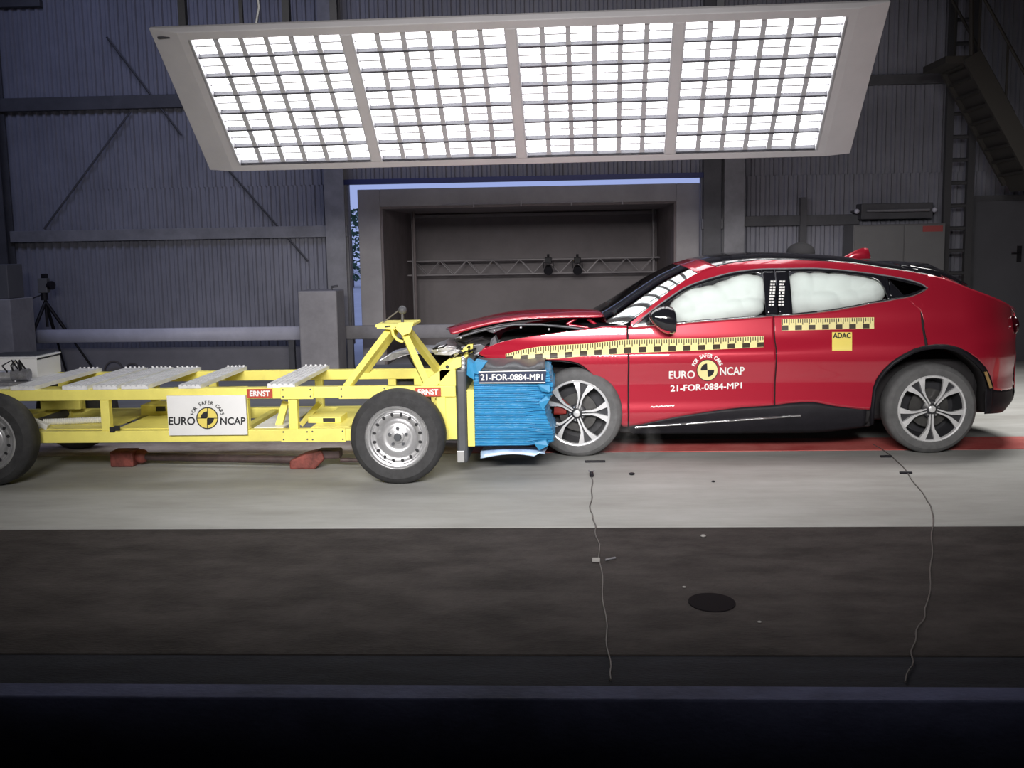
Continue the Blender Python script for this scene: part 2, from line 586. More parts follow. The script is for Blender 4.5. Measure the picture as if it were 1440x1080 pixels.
# ---- ground, far paving and trees outside the gate
structure(MB().box((-40, YW + 0.4, -0.3), (40, 90, -0.02)).build('ground', M['out_ground']))
for k, (px, pyt, wd) in enumerate(((492, 296, 1.7),)):
    p = PY(px, 340, 44)
    zt = PY(px, pyt, 44)[2]
    t = thing('tree', 'dark green tree outside, seen through the left slot of the gate', 'tree', (p[0], 44 + k, 0))
    c = MB()
    rnd = random.Random(k)
    for i in range(900):
        a, u, h = rnd.uniform(0, 2 * pi), rnd.random() ** .5, rnd.random()
        r = wd * (0.35 + 0.65 * sin(pi * min(1, h * .9 + .1))) * u
        q = np.array((p[0] + r * cos(a), 44 + k + r * sin(a), 0.3 + h * (zt - 0.3)))
        d1 = np.array([rnd.uniform(-1, 1) for _ in range(3)]) * .14
        d2 = np.array([rnd.uniform(-1, 1) for _ in range(3)]) * .14
        c.add([q, q + d1, q + d1 + d2, q + d2], [(0, 1, 2, 3)])
    c.build('foliage', M['leaf'], t, fixn=False)
    MB().tube([(p[0], 44 + k, -0.02), (p[0] + .05, 44 + k, zt * .7)], [0.12, 0.05], 8).build('trunk', M['rust_dark'], t, smooth=60)

# ---- portal
YP, YPB = 15.45, 18.35
x0, x1 = PY(505.5, 360, YP)[0], PY(990, 300, YP)[0] + .25
xi0, xi1 = PY(537, 380, YP)[0], PY(951, 330, YP)[0]
zt = PY(740, 262, YP)[2]
zi = PY(740, 287, YP)[2]
portal = thing('portal', 'tall grey portal frame around a dark recess in the hall gate', 'gate', ((x0 + x1) / 2, YP, 0))
MB().box((x0, YP, -0.02), (xi0, YPB + .2, zt)).build('jamb', M['portal'], portal, bevel=0.01)
MB().box((xi1, YP, -0.02), (x1, YPB + .2, zt)).build('jamb', M['portal'], portal, bevel=0.01)
MB().box((xi0, YP, zi), (xi1, YPB + .2, zt)).build('header', M['portal'], portal, bevel=0.01)
MB().box((xi0, YP + .03, -0.02), (xi0 + .03, YPB, zi)).build('side_lining', M['portal_in'], portal)
MB().box((xi1 - .03, YP + .03, -0.02), (xi1, YPB, zi)).build('side_lining', M['portal_in'], portal)
MB().box((xi0 + .03, YP + .03, zi - .03), (xi1 - .03, YPB, zi)).build('top_lining', M['portal_in'], portal)
MB().box((xi0 + .03, YPB, -0.02), (xi1 - .03, YPB + .1, zi - .03)).build('back_panel', M['portal_back'], portal)
zb = PY(740, 304, YPB)[2]
MB().box((xi0 + .05, YPB - .05, zb), (xi1 - .05, YPB, zb + .05)).build('top_rail', M['truss'], portal)
# thin rod along the front edge of the header with hooks
mb = MB()
mb.tube([(xi0 + .9, YP - .02, zi + .015), (xi1 - .9, YP - .02, zi + .015)], 0.008, 6)
for f in (.32, .48, .65, .82):
    xx = xi0 + (xi1 - xi0) * f
    mb.box((xx - .01, YP - .03, zi - .03), (xx + .01, YP - .005, zi + .05))
mb.build('curtain_rod', M['truss'], portal)
for i, xx in enumerate((xi0 + .12, xi0 + .2, xi0 + .3, xi1 - .12)):
    yy = YPB - .5 - i * .55 if i < 3 else YPB - .4
    MB().tube([(xx, yy, -0.02), (xx, yy, zi - .04)], 0.022, 8).build('pole', M['truss'] if i % 2 else M['portal_in'], portal, smooth=60)

YT = 17.75
truss = thing('lighting_truss', 'long grey lattice truss crossing the recess of the portal', 'truss', (0, YT, PY(760, 384, YT)[2]))
zt1, zt0 = PY(760, 364.5, YT)[2], PY(760, 384.5, YT)[2]
ta, tb = xi0 + .035, xi1 - .035
for yy, z in ((YT, zt1), (YT, zt0), (YT + .25, zt1), (YT + .25, zt0)):
    MB().tube([(ta, yy, z), (tb, yy, z)], 0.012, 8).build('chord', M['truss'], truss, smooth=60)
n = 18
for yy in (YT, YT + .25):
    for i in range(n):
        xa, xb = ta + .1 + (tb - ta - .2) * i / n, ta + .1 + (tb - ta - .2) * (i + 1) / n
        za, zb_ = (zt0, zt1) if i % 2 else (zt1, zt0)
        MB().tube([(xa, yy, za), (xb, yy, zb_)], 0.007, 6).build('lattice_bar', M['truss'], truss, smooth=60)
for k, px in enumerate((771, 812)):
    c = PY(px, 372, YT - .08)
    s = thing('spotlight', ['black spotlight clamped on the portal truss, the one farther from the red car', 'black spotlight clamped on the portal truss, the one nearer the red car'][k], 'spotlight', c, 0, 'spotlights on the truss')
    mb = MB()
    mb.tube([(c[0], c[1] - .14, c[2] - .10), (c[0], c[1] - .02, c[2] - .06), (c[0], c[1] + .06, c[2] - .05)], [0.075, 0.06, 0.04], 14)
    mb.build('lamp_head', M['plastic'], s, smooth=50)
    MB().box((c[0] - .055, c[1] - .03, c[2] + .02), (c[0] + .055, c[1] + .06, c[2] + .12)).build('clamp', M['plastic'], s, bevel=0.008)
    MB().tube([(c[0] - .08, c[1], c[2] - .06), (c[0] - .08, c[1], c[2] + .04), (c[0] + .08, c[1], c[2] + .04), (c[0] + .08, c[1], c[2] - .06)], 0.01, 6).build('yoke', M['plastic'], s, smooth=50)
    MB().tube([(c[0], c[1] + .02, c[2] + .12), (c[0], c[1] + .02, c[2] + .17)], 0.02, 8).build('knob', M['plastic'], s, smooth=50)

# ---- guard rails, block, cabinets and the rest along the back wall
YG = 14.2
zg0, zg1 = PY(300, 479, YG)[2], PY(300, 461, YG)[2]
for k, (pa, pb) in enumerate(((24, 424), (476, 1010))):
    xa, xb = PY(pa, 470, YG)[0], PY(pb, 470, YG)[0]
    t = thing('guard_rail', ['pale grey guard rail along the corrugated wall behind the yellow trolley', 'grey guard rail passing before the portal behind the trolley tower'][k], 'rail', ((xa + xb) / 2, YG, 0), 0, 'guard rails along the back wall')
    h = (zg1 - zg0)
    prof = [(-.03, 0.03), (0, 0), (0.012, .04), (0.012, .96), (0, 1), (-.03, .97)]
    mb = MB()
    mb.grid([[(xa, YG - p, zg0 + h * f) for p, f in prof], [(xb, YG - p, zg0 + h * f) for p, f in prof]])
    mb.build('beam', M['rail_pale'] if k == 0 else M['block'], t, smooth=30, solid=0.006)
    nn = 2
    for i in range(nn):
        xx = xa + .15 + (xb - xa - .3) * i / (nn - 1)
        MB().box((xx - .04, YG + .01, 0), (xx + .04, YG + .09, zg1 - .02)).build('post', M['steel_dark'], t, bevel=0.005)

YB = 13.6
pa, pb = PY(421, 470, YB), PY(475, 470, YB)
zb1 = PY(448, 409, YB)[2]
t = thing('concrete_block', 'upright grey concrete block between the two guard rails', 'block', ((pa[0] + pb[0]) / 2, YB + .25, 0))
MB().box((pa[0], YB, 0), (pb[0], YB + .5, zb1)).build('body', M['block'], t, bevel=0.02)
MB().tube([(pb[0] - .1, YB + .2, zb1), (pb[0] - .1, YB + .2, zb1 + .04), (pb[0] - .02, YB + .2, zb1 + .05)], 0.015, 6).build('lifting_eye', M['steel_dark'], t)

YC = 13.4
xa, xb = PY(-40, 450, YC)[0], PY(16, 450, YC)[0]
z2, z1 = PY(8, 372, YC)[2], PY(8, 421, YC)[2]
t = thing('floor_cabinet', 'grey floor cabinet with a narrower box top at the corner left of the tripod', 'cabinet', ((xa + xb) / 2, YC + .3, 0))
MB().box((xa, YC, 0), (xb, YC + .6, z1)).build('body', M['block'], t, bevel=0.01)
MB().box((xa, YC + .1, z1), (xb - .06, YC + .5, z2)).build('upper_box', M['grey_cab'], t, bevel=0.01)

# tripod with camera
YTR = 14.38
c = PY(64, 424, YTR)
t = thing('camera_tripod', 'black tripod carrying a small film camera beside the corrugated wall', 'tripod', (c[0], YTR, 0))
for dx, dy in ((-.22, -.62), (.62, .10), (.02, .42)):
    p0 = np.array((c[0], YTR, c[2]))
    p1 = np.array((c[0] + dx, YTR + dy, 0.0))
    mid = p0 * .5 + p1 * .5
    lg = MB().tube([p0, mid], 0.024, 8).build('leg', M['plastic'], t, smooth=60)
    MB().tube([mid, p1], 0.016, 8).build('leg_tube', M['plastic'], lg, smooth=60)
MB().tube([(c[0], YTR, c[2] - .35), (c[0], YTR, c[2] + .06)], 0.02, 8).build('centre_column', M['plastic'], t, smooth=60)
MB().tube([(c[0] - .01, YTR, c[2] + .02), (c[0] - .01, YTR, c[2] + .12)], [0.05, 0.045], 12).build('pan_head', M['plastic'], t, smooth=60)
cb = MB().box((c[0] - .07, YTR - .05, c[2] + .12), (c[0] + .06, YTR + .05, c[2] + .32)).build('camera_body', M['grey_cab'], t, bevel=0.01)
MB().tube([(c[0] + .06, YTR, c[2] + .22), (c[0] + .10, YTR - .02, c[2] + .22), (c[0] + .13, YTR - .03, c[2] + .22)], [0.05, 0.06, 0.06], 14).build('lens', M['plastic'], cb, smooth=50)
MB().box((c[0] - .03, YTR - .03, c[2] + .32), (c[0] + .05, YTR + .03, c[2] + .38)).build('viewfinder', M['plastic'], cb, bevel=0.008)
MB().tube([(c[0] - .03, YTR, c[2] + .1), (c[0] - .16, YTR - .1, c[2] + .04)], 0.01, 6).build('pan_handle', M['plastic'], t)

# cable loops hung on the plinth
for k, (px, r) in enumerate(((160, 13), (186, 10))):
    P = []
    for i in range(25):
        a = pi * i / 24
        P.append(PY(px + r * cos(a), 519 - r * 1.15 * sin(a) + 4, YW - .12))
    tag(MB().tube(P, 0.014, 6).build('hose_loop', M['cable'], smooth=60), ['wider dark hose loop standing against the plinth behind the trolley planks', 'smaller dark hose loop beside the wider one at the plinth'][k], 'hose', 'hose loops at the plinth')

# right side: switch cabinet, light fitting, ladder, door, stair
YS = 14.3
xa, xb = PY(1200, 340, YS)[0], PY(1329, 340, YS)[0]
zs = PY(1265, 315, YS)[2]
t = thing('switch_cabinet', 'wide grey two-door switch cabinet behind the red car roof', 'cabinet', ((xa + xb) / 2, YS + .3, 0))
MB().box((xa, YS, 0), (xb, YS + .5, zs)).build('body', M['grey_cab'], t, bevel=0.008)
xm = xa + (xb - xa) * .55
for a, b in ((xa + .01, xm - .006), (xm + .006, xb - .01)):
    d = MB().box((a, YS - .018, .1), (b, YS, zs - .015)).build('door', M['grey_cab'], t, bevel=0.004)
    MB().box((b - .06, YS - .035, zs * .5), (b - .04, YS - .018, zs * .5 + .12)).build('handle', M['steel_dark'], d)
la, lb = PY(1297, 322, YS), PY(1325, 322, YS)
MB().box((la[0], YS - .024, zs - .105), (lb[0], YS - .018, zs - .03)).build('label', mat('dull_red_label', (0.28, 0.05, 0.05), 0.5), t)

p, q = PY(1212, 297, YS + .4), PY(1313, 297, YS + .4)
t = thing('strip_fitting', 'dark unlit strip fitting on the wall above the grey switch cabinet', 'light fitting', ((p[0] + q[0]) / 2, YS + .5, p[2] - .1))
MB().box((p[0], YS + .42, p[2] - .11), (q[0], YW - .005, p[2] + .1)).build('body', M['steel_dark'], t, bevel=0.01)
MB().tube([(p[0] + .06, YS + .38, p[2]), (q[0] - .06, YS + .38, p[2])], 0.02, 8).build('tube_lamp', M['steel_grey'], t, smooth=60)
for xx in (p[0] - .06, q[0] + .02):
    MB().ball((xx, YS + .42, p[2]), .035).build('end_cap', M['rail_pale'], t, smooth=60)
    MB().box((xx - .012, YS + .43, p[2] - .015), (xx + .012, YW - .005, p[2] + .015)).build('bracket', M['steel_dark'], t)

YL = 14.5
xa, xb = PY(1334, 200, YL)[0], PY(1366, 200, YL)[0]
t = thing('wall_ladder', 'tall black rung ladder fixed upright on the wall behind the car tail', 'ladder', ((xa + xb) / 2, YL, 0))
for xx in (xa, xb):
    MB().box((xx - .045, YL - .04, 0), (xx + .045, YL + .04, ZC - .01)).build('side_rail', M['hall_dark'], t)
zr = .35
rung = None
while zr < ZC - .2:
    if rung is None:
        rung = MB().tube([(xa + .045, YL, .35), (xb - .045, YL, .35)], 0.026, 8).build('rung', M['hall_dark'], t, smooth=60)
    else:
        copy_part(rung, t, (0, 0, zr - .35))
    zr += .295

YD = 14.9
a, b = PY(1369, 360, YD), PY(1470, 360, YD)
zd = PY(1400, 282, YD)[2]
dr = structure(MB().box((a[0], YD, 0), (b[0], YD + .08, zd)).build('door_1', M['door_grey'], bevel=0.005))
h = PY(1433, 356, YD)
MB().box((h[0] - .03, YD - .012, h[2] - .12), (h[0] + .03, YD, h[2] + .1)).build('door_handle', M['plastic'], dr)
MB().tube([(h[0], YD - .012, h[2]), (h[0], YD - .06, h[2]), (h[0] - .12, YD - .06, h[2])], .012, 6).build('lever', M['plastic'], dr)
fb = MB()
fb.box((a[0] - .07, YD - .02, 0), (a[0], YD + .09, zd + .07)).box((a[0], YD - .02, zd), (b[0], YD + .09, zd + .07)).box((b[0], YD - .02, 0), (b[0] + .07, YD + .09, zd + .07))
structure(fb.build('trim_3', M['steel_dark']))

YST = 13.2
t = thing('steel_stair', 'dark steel stair descending in the upper corner above the grey door', 'stair', (PY(1420, 150, YST)[0], YST + .4, PY(1440, 235, YST)[2]))
for yy in (YST, YST + .8):
    p, q = PY(1366, 78, YST), PY(1460, 250, YST)
    p, q = np.array((p[0], yy, p[2])), np.array((q[0], yy, q[2]))
    MB().bar(p, q, .06, .22).build('stringer', M['stair'], t)
    r = np.array((0, 0, .85))
    MB().tube([p + r, q + r], .02, 8).build('handrail', M['stair'], t, smooth=60)
    for f in (.1, .5, .9):
        MB().tube([p + (q - p) * f, p + (q - p) * f + r], .016, 6).build('baluster', M['stair'], t)
so_ = np.array((0, 0, -.13))
MB().prism([p + so_ + (0, -.77, 0), q + so_ + (0, -.77, 0), q + so_, p + so_], (0, 0, .02)).build('soffit', M['stair'], t)
for i in range(9):
    s = p + (q - p) * (i + .5) / 9
    MB().box((s[0] - .12, YST + .03, s[2] - .02), (s[0] + .12, YST + .77, s[2] + .01)).build('tread', M['stair'], t)
MB().tube([PY(1366, 78, YST), PY(1366, -80, YST)], .03, 8).build('hanger', M['stair'], t)
MB().box((PY(1330, 75, YST)[0], YST, PY(1366, 78, YST)[2] - .08), (PY(1370, 75, YST)[0], YST + .8, PY(1366, 78, YST)[2])).build('landing', M['stair'], t)

t = PY(1126, 348, 13.0)
tt = thing('standing_fan', 'dark round lamp head on a stand behind the car roof', 'lamp', (t[0], 13.0, 0))
MB().ball((t[0], 13, t[2] - .06), (.17, .15, .12), 18, 10).build('lamp_head', M['hall_dark'], tt, smooth=60)
MB().tube([(t[0], 13, .03), (t[0], 13, t[2] - .12)], .025, 8).build('pole', M['steel_dark'], tt, smooth=60)
MB().tube([(t[0], 13, 0), (t[0], 13, .03)], .2, 20).build('base', M['steel_dark'], tt, smooth=40)
tt.name = 'stand_lamp'

# ================================================================== LAMP BANK
LK = 0.93                                      # distance scale of the bank
LC = np.array((-0.4385 * LK, 10.0 * LK, 1.75 + 1.3038 * LK))
LR = Matrix.Rotation(-.0236, 3, 'Z') @ Matrix.Rotation(2.4349, 3, 'X') @ Matrix.Rotation(.0037, 3, 'Z')
HW, HH = 2.8183 * LK, 0.7672 * LK
bank = bpy.data.objects.new('lamp_bank', None)
COL.objects.link(bank)
bank.matrix_world = Matrix.Translation(Vector(LC)) @ LR.to_4x4()
tag(bank, 'huge tilted grey lamp bank of four lit grids hanging above the car', 'lamp')
mb = MB()
rects = [(HW, HH, .0), (HW + .077, HH + .077, .0), (HW + .315, HH + .093, -.045), (HW + .31, HH + .088, -.075)]
ring = lambda a, b, z: [(-a, -b, z), (a, -b, z), (a, b, z), (-a, b, z)]
mb.add([p for r in rects for p in ring(*r)], [(i * 4 + k, i * 4 + (k + 1) % 4, i * 4 + 4 + (k + 1) % 4, i * 4 + 4 + k) for i in range(3) for k in range(4)] + [(12, 13, 14, 15)])
house = mb.build('housing', M['housing'], bank, bevel=0.006)
for sx in (-1,):
    MB().box((sx * (HW + .19) - .07, HH + .01, -.027), (sx * (HW + .19) + .07, HH + .026, -.015)).build('bracket', M['steel_dark'], house)
gap = .079
mw = (2 * HW - 3 * gap) / 4
cw, ch = mw / 6, 2 * HH / 7
cell_mb = MB()
for s in (-1, 1):
    yc = s * ch * .222
    cell_mb.add([(-cw * .41, yc - ch * .205, 0), (cw * .41, yc - ch * .205, 0), (cw * .41, yc + ch * .205, 0), (-cw * .41, yc + ch * .205, 0)], [(0, 1, 2, 3)])
cell0 = None
for k in range(4):
    xl = -HW + k * (mw + gap)
    mod = MB().box((xl, -HH, -.09), (xl + mw, HH, -.066)).build('lamp_module', M['housing'], bank)
    for i in range(6):
        for j in range(7):
            loc = (xl + (i + .5) * cw, -HH + (j + .5) * ch, -.055)
            if cell0 is None:
                cell0 = cell_mb.build('lamp_cell', M['cell'], mod, fixn=False)
                cell0.location = loc
            else:
                copy_part(cell0, mod, loc)
    for i in range(7):
        x = xl + i * cw
        w = .021 if 0 < i < 6 else .012
        MB().box((x - w, -HH, -.062), (x + w, HH, -.022 if 0 < i < 6 else 0.0)).build('louvre', M['louvre'], mod)
    for j in range(8):
        y = -HH + j * ch
        MB().box((xl, y - .009, -.062), (xl + mw, y + .009, -.02)).build('crossbar', M['louvre_dark'], mod)
    for j in range(7):
        y = -HH + (j + .5) * ch
        MB().box((xl, y - .006, -.058), (xl + mw, y + .006, -.04)).build('tube_divider', M['louvre'], mod)
    if k < 3:
        MB().box((xl + mw, -HH, -.09), (xl + mw + gap, HH, .004)).build('mullion', M['housing'], bank, bevel=0.004)
inv = np.array((LR.to_3x3()).transposed())
for px in (264, 345, 408, 474, 1010):
    p = PY(px, 40, 9.15)
    a = inv @ (np.array((p[0], 9.05, 3.35)) - LC)
    b = inv @ (np.array((p[0], 9.05, ZC)) - LC)
    MB().bar(a, b, .06 if px != 345 else .03, .06 if px != 345 else .03).build('hanger', M['steel_dark'], bank)
p = PY(355, 20, 9.0)
mb = MB()
mb.tube([inv @ (np.array((p[0] + .06 * sin(i * 1.3), 9.0, 3.45 + i * .25)) - LC) for i in range(9)], .012, 6)
mb.build('supply_cable', M['hose'], bank, smooth=60)

# ================================================================== CRASH TROLLEY
YTL = 7.576
XT0, XT1 = G(-18, 686)[0], G(560, 682)[0]


def T(px, py, y):
    return PY(px, py, YTL + y)


def TZ(py, y, px=300):
    return float(T(px, py, y)[2])


def TX(px, y, py=560):
    return float(T(px, py, y)[0])


trolley = thing('crash_trolley', 'long yellow steel impact trolley on four wheels with blue barrier block', 'trolley', (-2.6, YTL + .85, 0))
yn, yf = .24, 1.40
zu1, zu0 = TZ(546, yn), TZ(561.5, yn)
zl1, zl0 = TZ(605, yn), TZ(621.5, yn)
xr_end = TX(641, yn)
xl_end = XT0 - .75
for y in (yn, yf - .08):
    MB().box((xl_end, YTL + y, zu0), (xr_end, YTL + y + .08, zu1)).build('upper_rail', M['yellow'], trolley, bevel=.006)
    MB().box((xl_end, YTL + y, zl0), (TX(630, yn), YTL + y + .08, zl1)).build('lower_rail', M['yellow'], trolley, bevel=.006)
for y, pxs in ((yn + .01, (146, 240, 342, 411, 620)), (yf - .07, (110, 217, 300, 449, 552, 612))):
    for px in pxs:
        x = TX(px, y)
        MB().box((x - .034, YTL + y, zl1), (x + .034, YTL + y + .06, zu0)).build('upright', M['yellow'], trolley, bevel=.004)
for px in (-40, 90, 215, 330, 449, 560):
    x = TX(px, yn)
    MB().box((x - .03, YTL + yn + .08, zl0 + .01), (x + .03, YTL + yf - .08, zl1 - .01)).build('cross_member', M['yellow'], trolley, bevel=.004)
# lower deck trays
for pa, pb, m in ((40, 142, 'yellow'), (155, 232, 'yellow'), (350, 392, 'alu'), (432, 486, 'yellow')):
    MB().box((TX(pa, yn), YTL + yn + .09, zl1 - .012), (TX(pb, yn), YTL + yf - .09, zl1 + .004)).build('deck_tray', M[m], trolley, bevel=.003)
MB().box((TX(436, .6), YTL + .5, zl1 + .004), (TX(482, .6), YTL + .75, zl1 + .05)).build('hatch_box', M['yellow'], trolley, bevel=.004)
MB().box((TX(453, .5), YTL + .497, zl1 + .012), (TX(470, .5), YTL + .5, zl1 + .042)).build('hatch_slot', M['black'], trolley)
MB().bar(T(424, 597, .7), T(450, 566, .7), .05, .04).build('diagonal_brace', M['yellow'], trolley)
MB().bar(T(392, 600, .45), T(402, 565, .45), .05, .05).build('diagonal_brace', M['yellow'], trolley)
MB().box((TX(200, 1.0), YTL + .95, zl1), (TX(238, 1.0), YTL + 1.2, zl1 + .09)).build('valve_block', M['yellow'], trolley, bevel=.006)
mb = MB()
for px, py in ((223, 575), (229, 575), (158, 604), (165, 602), (182, 592)):
    c = T(px, py, .235 if py > 600 else .94)
    mb.box((c[0] - .018, c[1] - .01, c[2] - .018), (c[0] + .018, c[1] + .01, c[2] + .018))
mb.build('bolt_head', M['black'], trolley, kind='stuff')
# inside far panels seen between the rails
MB().box((TX(56, 1.2), YTL + 1.2, zl1 + .02), (TX(112, 1.2), YTL + 1.25, zu0 - .02)).build('ballast_box', M['yellow'], trolley, bevel=.004)
MB().box((TX(240, 1.1), YTL + 1.1, zl1), (TX(345, 1.1), YTL + 1.2, zu0 - .03)).build('ballast_box', M['yellow'], trolley, bevel=.004)
# splice plates with bolts
for pa, pb, za, zb_ in ((395, 441, zu0 - .004, zu1 + .004), (477, 545, zu0 - .006, zu1 + .006), (393, 434, zl0 - .004, zl1 + .004), (434, 484, zl0 - .006, zl1 + .006)):
    xa, xb = TX(pa, yn), TX(pb, yn)
    sp = MB().box((xa, YTL + yn - .008, za), (xb, YTL + yn, zb_)).build('splice_plate', M['yellow'], trolley, bevel=.002)
    mb = MB()
    for x in (xa + .02, xb - .02):
        for z in (za + .02, zb_ - .02):
            mb.tube([(x, YTL + yn - .013, z), (x, YTL + yn - .006, z)], .006, 8)
    mb.build('bolt_head', M['slate'], sp, kind='stuff')


def plank(px0, px1):
    # px0, px1: edges read on the far rail
    xa, xb = TX(px0, yf, 521), TX(px1, yf, 521)
    y0, y1, z = YTL + yn - .005, YTL + yf + .02, zu1
    n = 5
    prof = []
    for i in range(n):
        a = xa + (xb - xa) * i / n
        b = xa + (xb - xa) * (i + 1) / n
        w = b - a
        prof += [(a, .030), (a + w * .62, .030), (a + w * .66, .018), (a + w * .98, .018)]
    prof += [(xb, .030)]
    poly = [(x, y0, z + h) for x, h in prof] + [(xb, y0, z), (xa, y0, z)]
    o = MB().prism(poly, (0, y1 - y0, 0)).build('cross_plank', M['alu'], trolley)
    mb = MB()
    for i in range(n):
        x = xa + (xb - xa) * (i + .3) / n
        mb.tube([(x, y1 - .03, z + .03), (x, y1 - .03, z + .042)], .009, 8)
    mb.build('bolt_head', M['alu'], o, kind='stuff')


for a, b in ((112, 142), (176, 207), (214, 244), (249, 282), (320, 347), (429, 463)):
    plank(a, b)

# sign board with lettering
ysg = yn - .03
sa, sb = T(234, 555, ysg), T(348, 612, ysg)
sign = MB().box((sa[0], YTL + ysg, TZ(612, ysg)), (sb[0], YTL + ysg + .02, TZ(556, ysg))).build('sign_board', M['white'], trolley, bevel=.002, label='white sign board with black lettering and a quartered yellow target')
fs = lambda px, py, e=0: T(px, py, ysg - .002 - e)
fs2 = lambda px, py, e=0: T(px, py, ysg - .003 - e)
fs3 = lambda px, py, e=0: T(px, py, ysg - .004 - e)
mb = MB()
text_box(mb, 'EURO', 237.5, 586.5, 274, 597.5, fs, bold=.35)
text_box(mb, 'NCAP', 310, 587, 345, 597, fs, bold=.35)
text_arc(mb, 'FOR SAFER CARS', 291.5, 588, 19.5, 5.2, -74, 74, fs, bold=.25)
mb.build('lettering', M['black'], sign, fixn=False)
mb = MB()
disc_px(mb, 291.5, 588, 15.5, fs)
mb.build('target_ring', M['black'], sign, fixn=False)
mb = MB()
disc_px(mb, 291.5, 588, 14, fs2)
mb.build('target_disc', M['sticker_y'], sign, fixn=False)
mb = MB()
disc_px(mb, 291.5, 588, 9.5, fs3, 0, 90, 10)
disc_px(mb, 291.5, 588, 9.5, fs3, 180, 270, 10)
for a in (0, 90, 180, 270):
    c, s = cos(radians(a)), sin(radians(a))
    q = [(c * u - s * v, s * u + c * v) for u, v in ((1, -.5), (14.5, -.5), (14.5, .5), (1, .5))]
    mb.add([fs3(291.5 + u, 588 + v) for u, v in q], [(0, 1, 2, 3)])
mb.build('target_quadrant', M['black'], sign, fixn=False)
for pa, pb, ya, yb in ((347.5, 383, 547, 559.5), (584, 620, 545, 557.5)):
    yy = yn - .014
    p = MB().box((TX(pa, yy), YTL + yy, TZ(yb, yy, (pa + pb) / 2)), (TX(pb, yy), YTL + yy + .006, TZ(ya, yy, (pa + pb) / 2))).build('name_plate', M['print_red'], trolley)
    mb = MB()
    text_box(mb, 'ERNST', pa + 4, ya + 2.6, pb - 4, yb - 2.6, lambda px, py, e=0: T(px, py, yy - .002 - e), bold=.45)
    mb.build('lettering', M['print_white'], p, fixn=False)

# measuring tower: four legs under a bent top plate
zt_ = TZ(462, .75, 560)
tops = {(0, 0): T(549, 464, .62), (1, 0): T(568, 468, .62), (0, 1): T(556, 464, .92), (1, 1): T(576, 468, .92)}
feet = {(0, 0): T(487, 546, yn + .05), (1, 0): T(601, 541, yn + .05), (0, 1): T(513, 523, yf - .04), (1, 1): T(618, 523, yf - .04)}
for k in tops:
    MB().bar(tops[k], feet[k], .06, .05, up=(1, 0, 0)).build('tower_leg', M['yellow'], trolley, bevel=.004)
a, b = T(531, 456, .62), T(583, 456, .62)
zp = TZ(455, .6, 556)
MB().box((a[0], YTL + .52, zp - .02), (b[0], YTL + .98, zp)).build('tower_plate', M['yellow'], trolley, bevel=.003)
MB().prism([T(530, 457, .5), T(555, 457, .5), T(555, 464, .5), T(530, 462, .5)], (0, .02, 0)).build('tower_flange', M['yellow'], trolley)
MB().prism([T(560, 454, .5), T(582, 453, .5), T(577, 468, .5), T(566, 472, .5), T(556, 462, .5)], (0, .03, 0)).build('tower_flange', M['yellow'], trolley)
MB().prism([T(541, 458.5, .49), T(549, 457.5, .49), T(549, 459.5, .49), T(541, 460.5, .49)], (0, .008, 0)).build('flange_slot', M['black'], trolley)
MB().tube([T(551, 462, .48), T(553, 471, .48), T(559, 478, .48), T(567, 481, .48)], .012, 8).build('tower_hoop', M['yellow'], trolley, smooth=60)
MB().tube([T(538, 454, .7), T(551, 444, .7), T(560, 437, .7)], .006, 6).build('sensor_wire', M['cable'], trolley)
mb = MB()
mb.ball(T(566, 436, .7), .035, 10, 6).tube([T(566, 438, .7), T(566, 453, .7)], .012, 6)
mb.build('sensor', M['steel_dark'], trolley, smooth=60)
# front gussets
for y in (yn + .02, yf - .1):
    dx = 0 if y < 1 else 0
    base = [T(px, py, yn + .02) for px, py in ((590, 545), (600, 533), (622, 519), (640, 503.5), (648, 503), (648, 516), (634, 521), (612, 545))]
    poly = [(p[0], YTL + y, p[2]) for p in base]
    g = MB().prism(poly, (0, .07, 0)).build('gusset', M['yellow'], trolley, bevel=.003)
    h = T(629, 516, yn + .015)
    MB().tube([(h[0], YTL + y - .003, h[2]), (h[0], YTL + y + .001, h[2])], .014, 12).build('gusset_hole', M['black'], g)
MB().box((TX(618, yn), YTL + yn + .02, TZ(619, yn, 630)), (TX(641, yn), YTL + yn + .1, TZ(520, yn, 630))).build('front_post', M['yellow'], trolley, bevel=.004)
MB().box((TX(618, yn), YTL + yf - .1, TZ(619, yn, 630)), (TX(641, yn), YTL + yf - .02, TZ(520, yn, 630))).build('front_post', M['yellow'], trolley, bevel=.004)
MB().box((TX(632, yn), YTL + yn + .1, TZ(612, yn, 630)), (TX(641, yn), YTL + yf - .1, TZ(560, yn, 630))).build('front_plate', M['yellow'], trolley, bevel=.004)
MB().prism([T(612, 560, yn + .1), T(640, 575, yn + .1), T(640, 581, yn + .1), T(612, 567, yn + .1)], (0, 1.0, 0)).build('front_brace', M['yellow'], trolley)
lw = MB().box((TX(641.5, .3, 580), YTL + .29, TZ(651, .3, 650)), (TX(657, .3, 580), YTL + 1.42, TZ(519, .3, 650))).build('load_wall', M['slate'], trolley, bevel=.02, label='dark slate load-cell wall between trolley frame and blue block')
MB().box((TX(643, .28, 640), YTL + .275, TZ(650, .28, 650)), (TX(653, .28, 640), YTL + .29, TZ(634, .28, 650))).build('steel_foot', M['silver'], lw, bevel=.003)
mb = MB()
for py in (505, 511, 517):
    c = T(651, py, .31)
    mb.ball(c, .022, 8, 6)
mb.build('connector', M['bright_metal'], lw, smooth=60)
MB().box((TX(657, .3, 580), YTL + .30, TZ(628, .3, 660)), (TX(667, .3, 580), YTL + 1.40, TZ(548, .3, 660))).build('barrier_carrier', M['yellow'], trolley, bevel=.004)

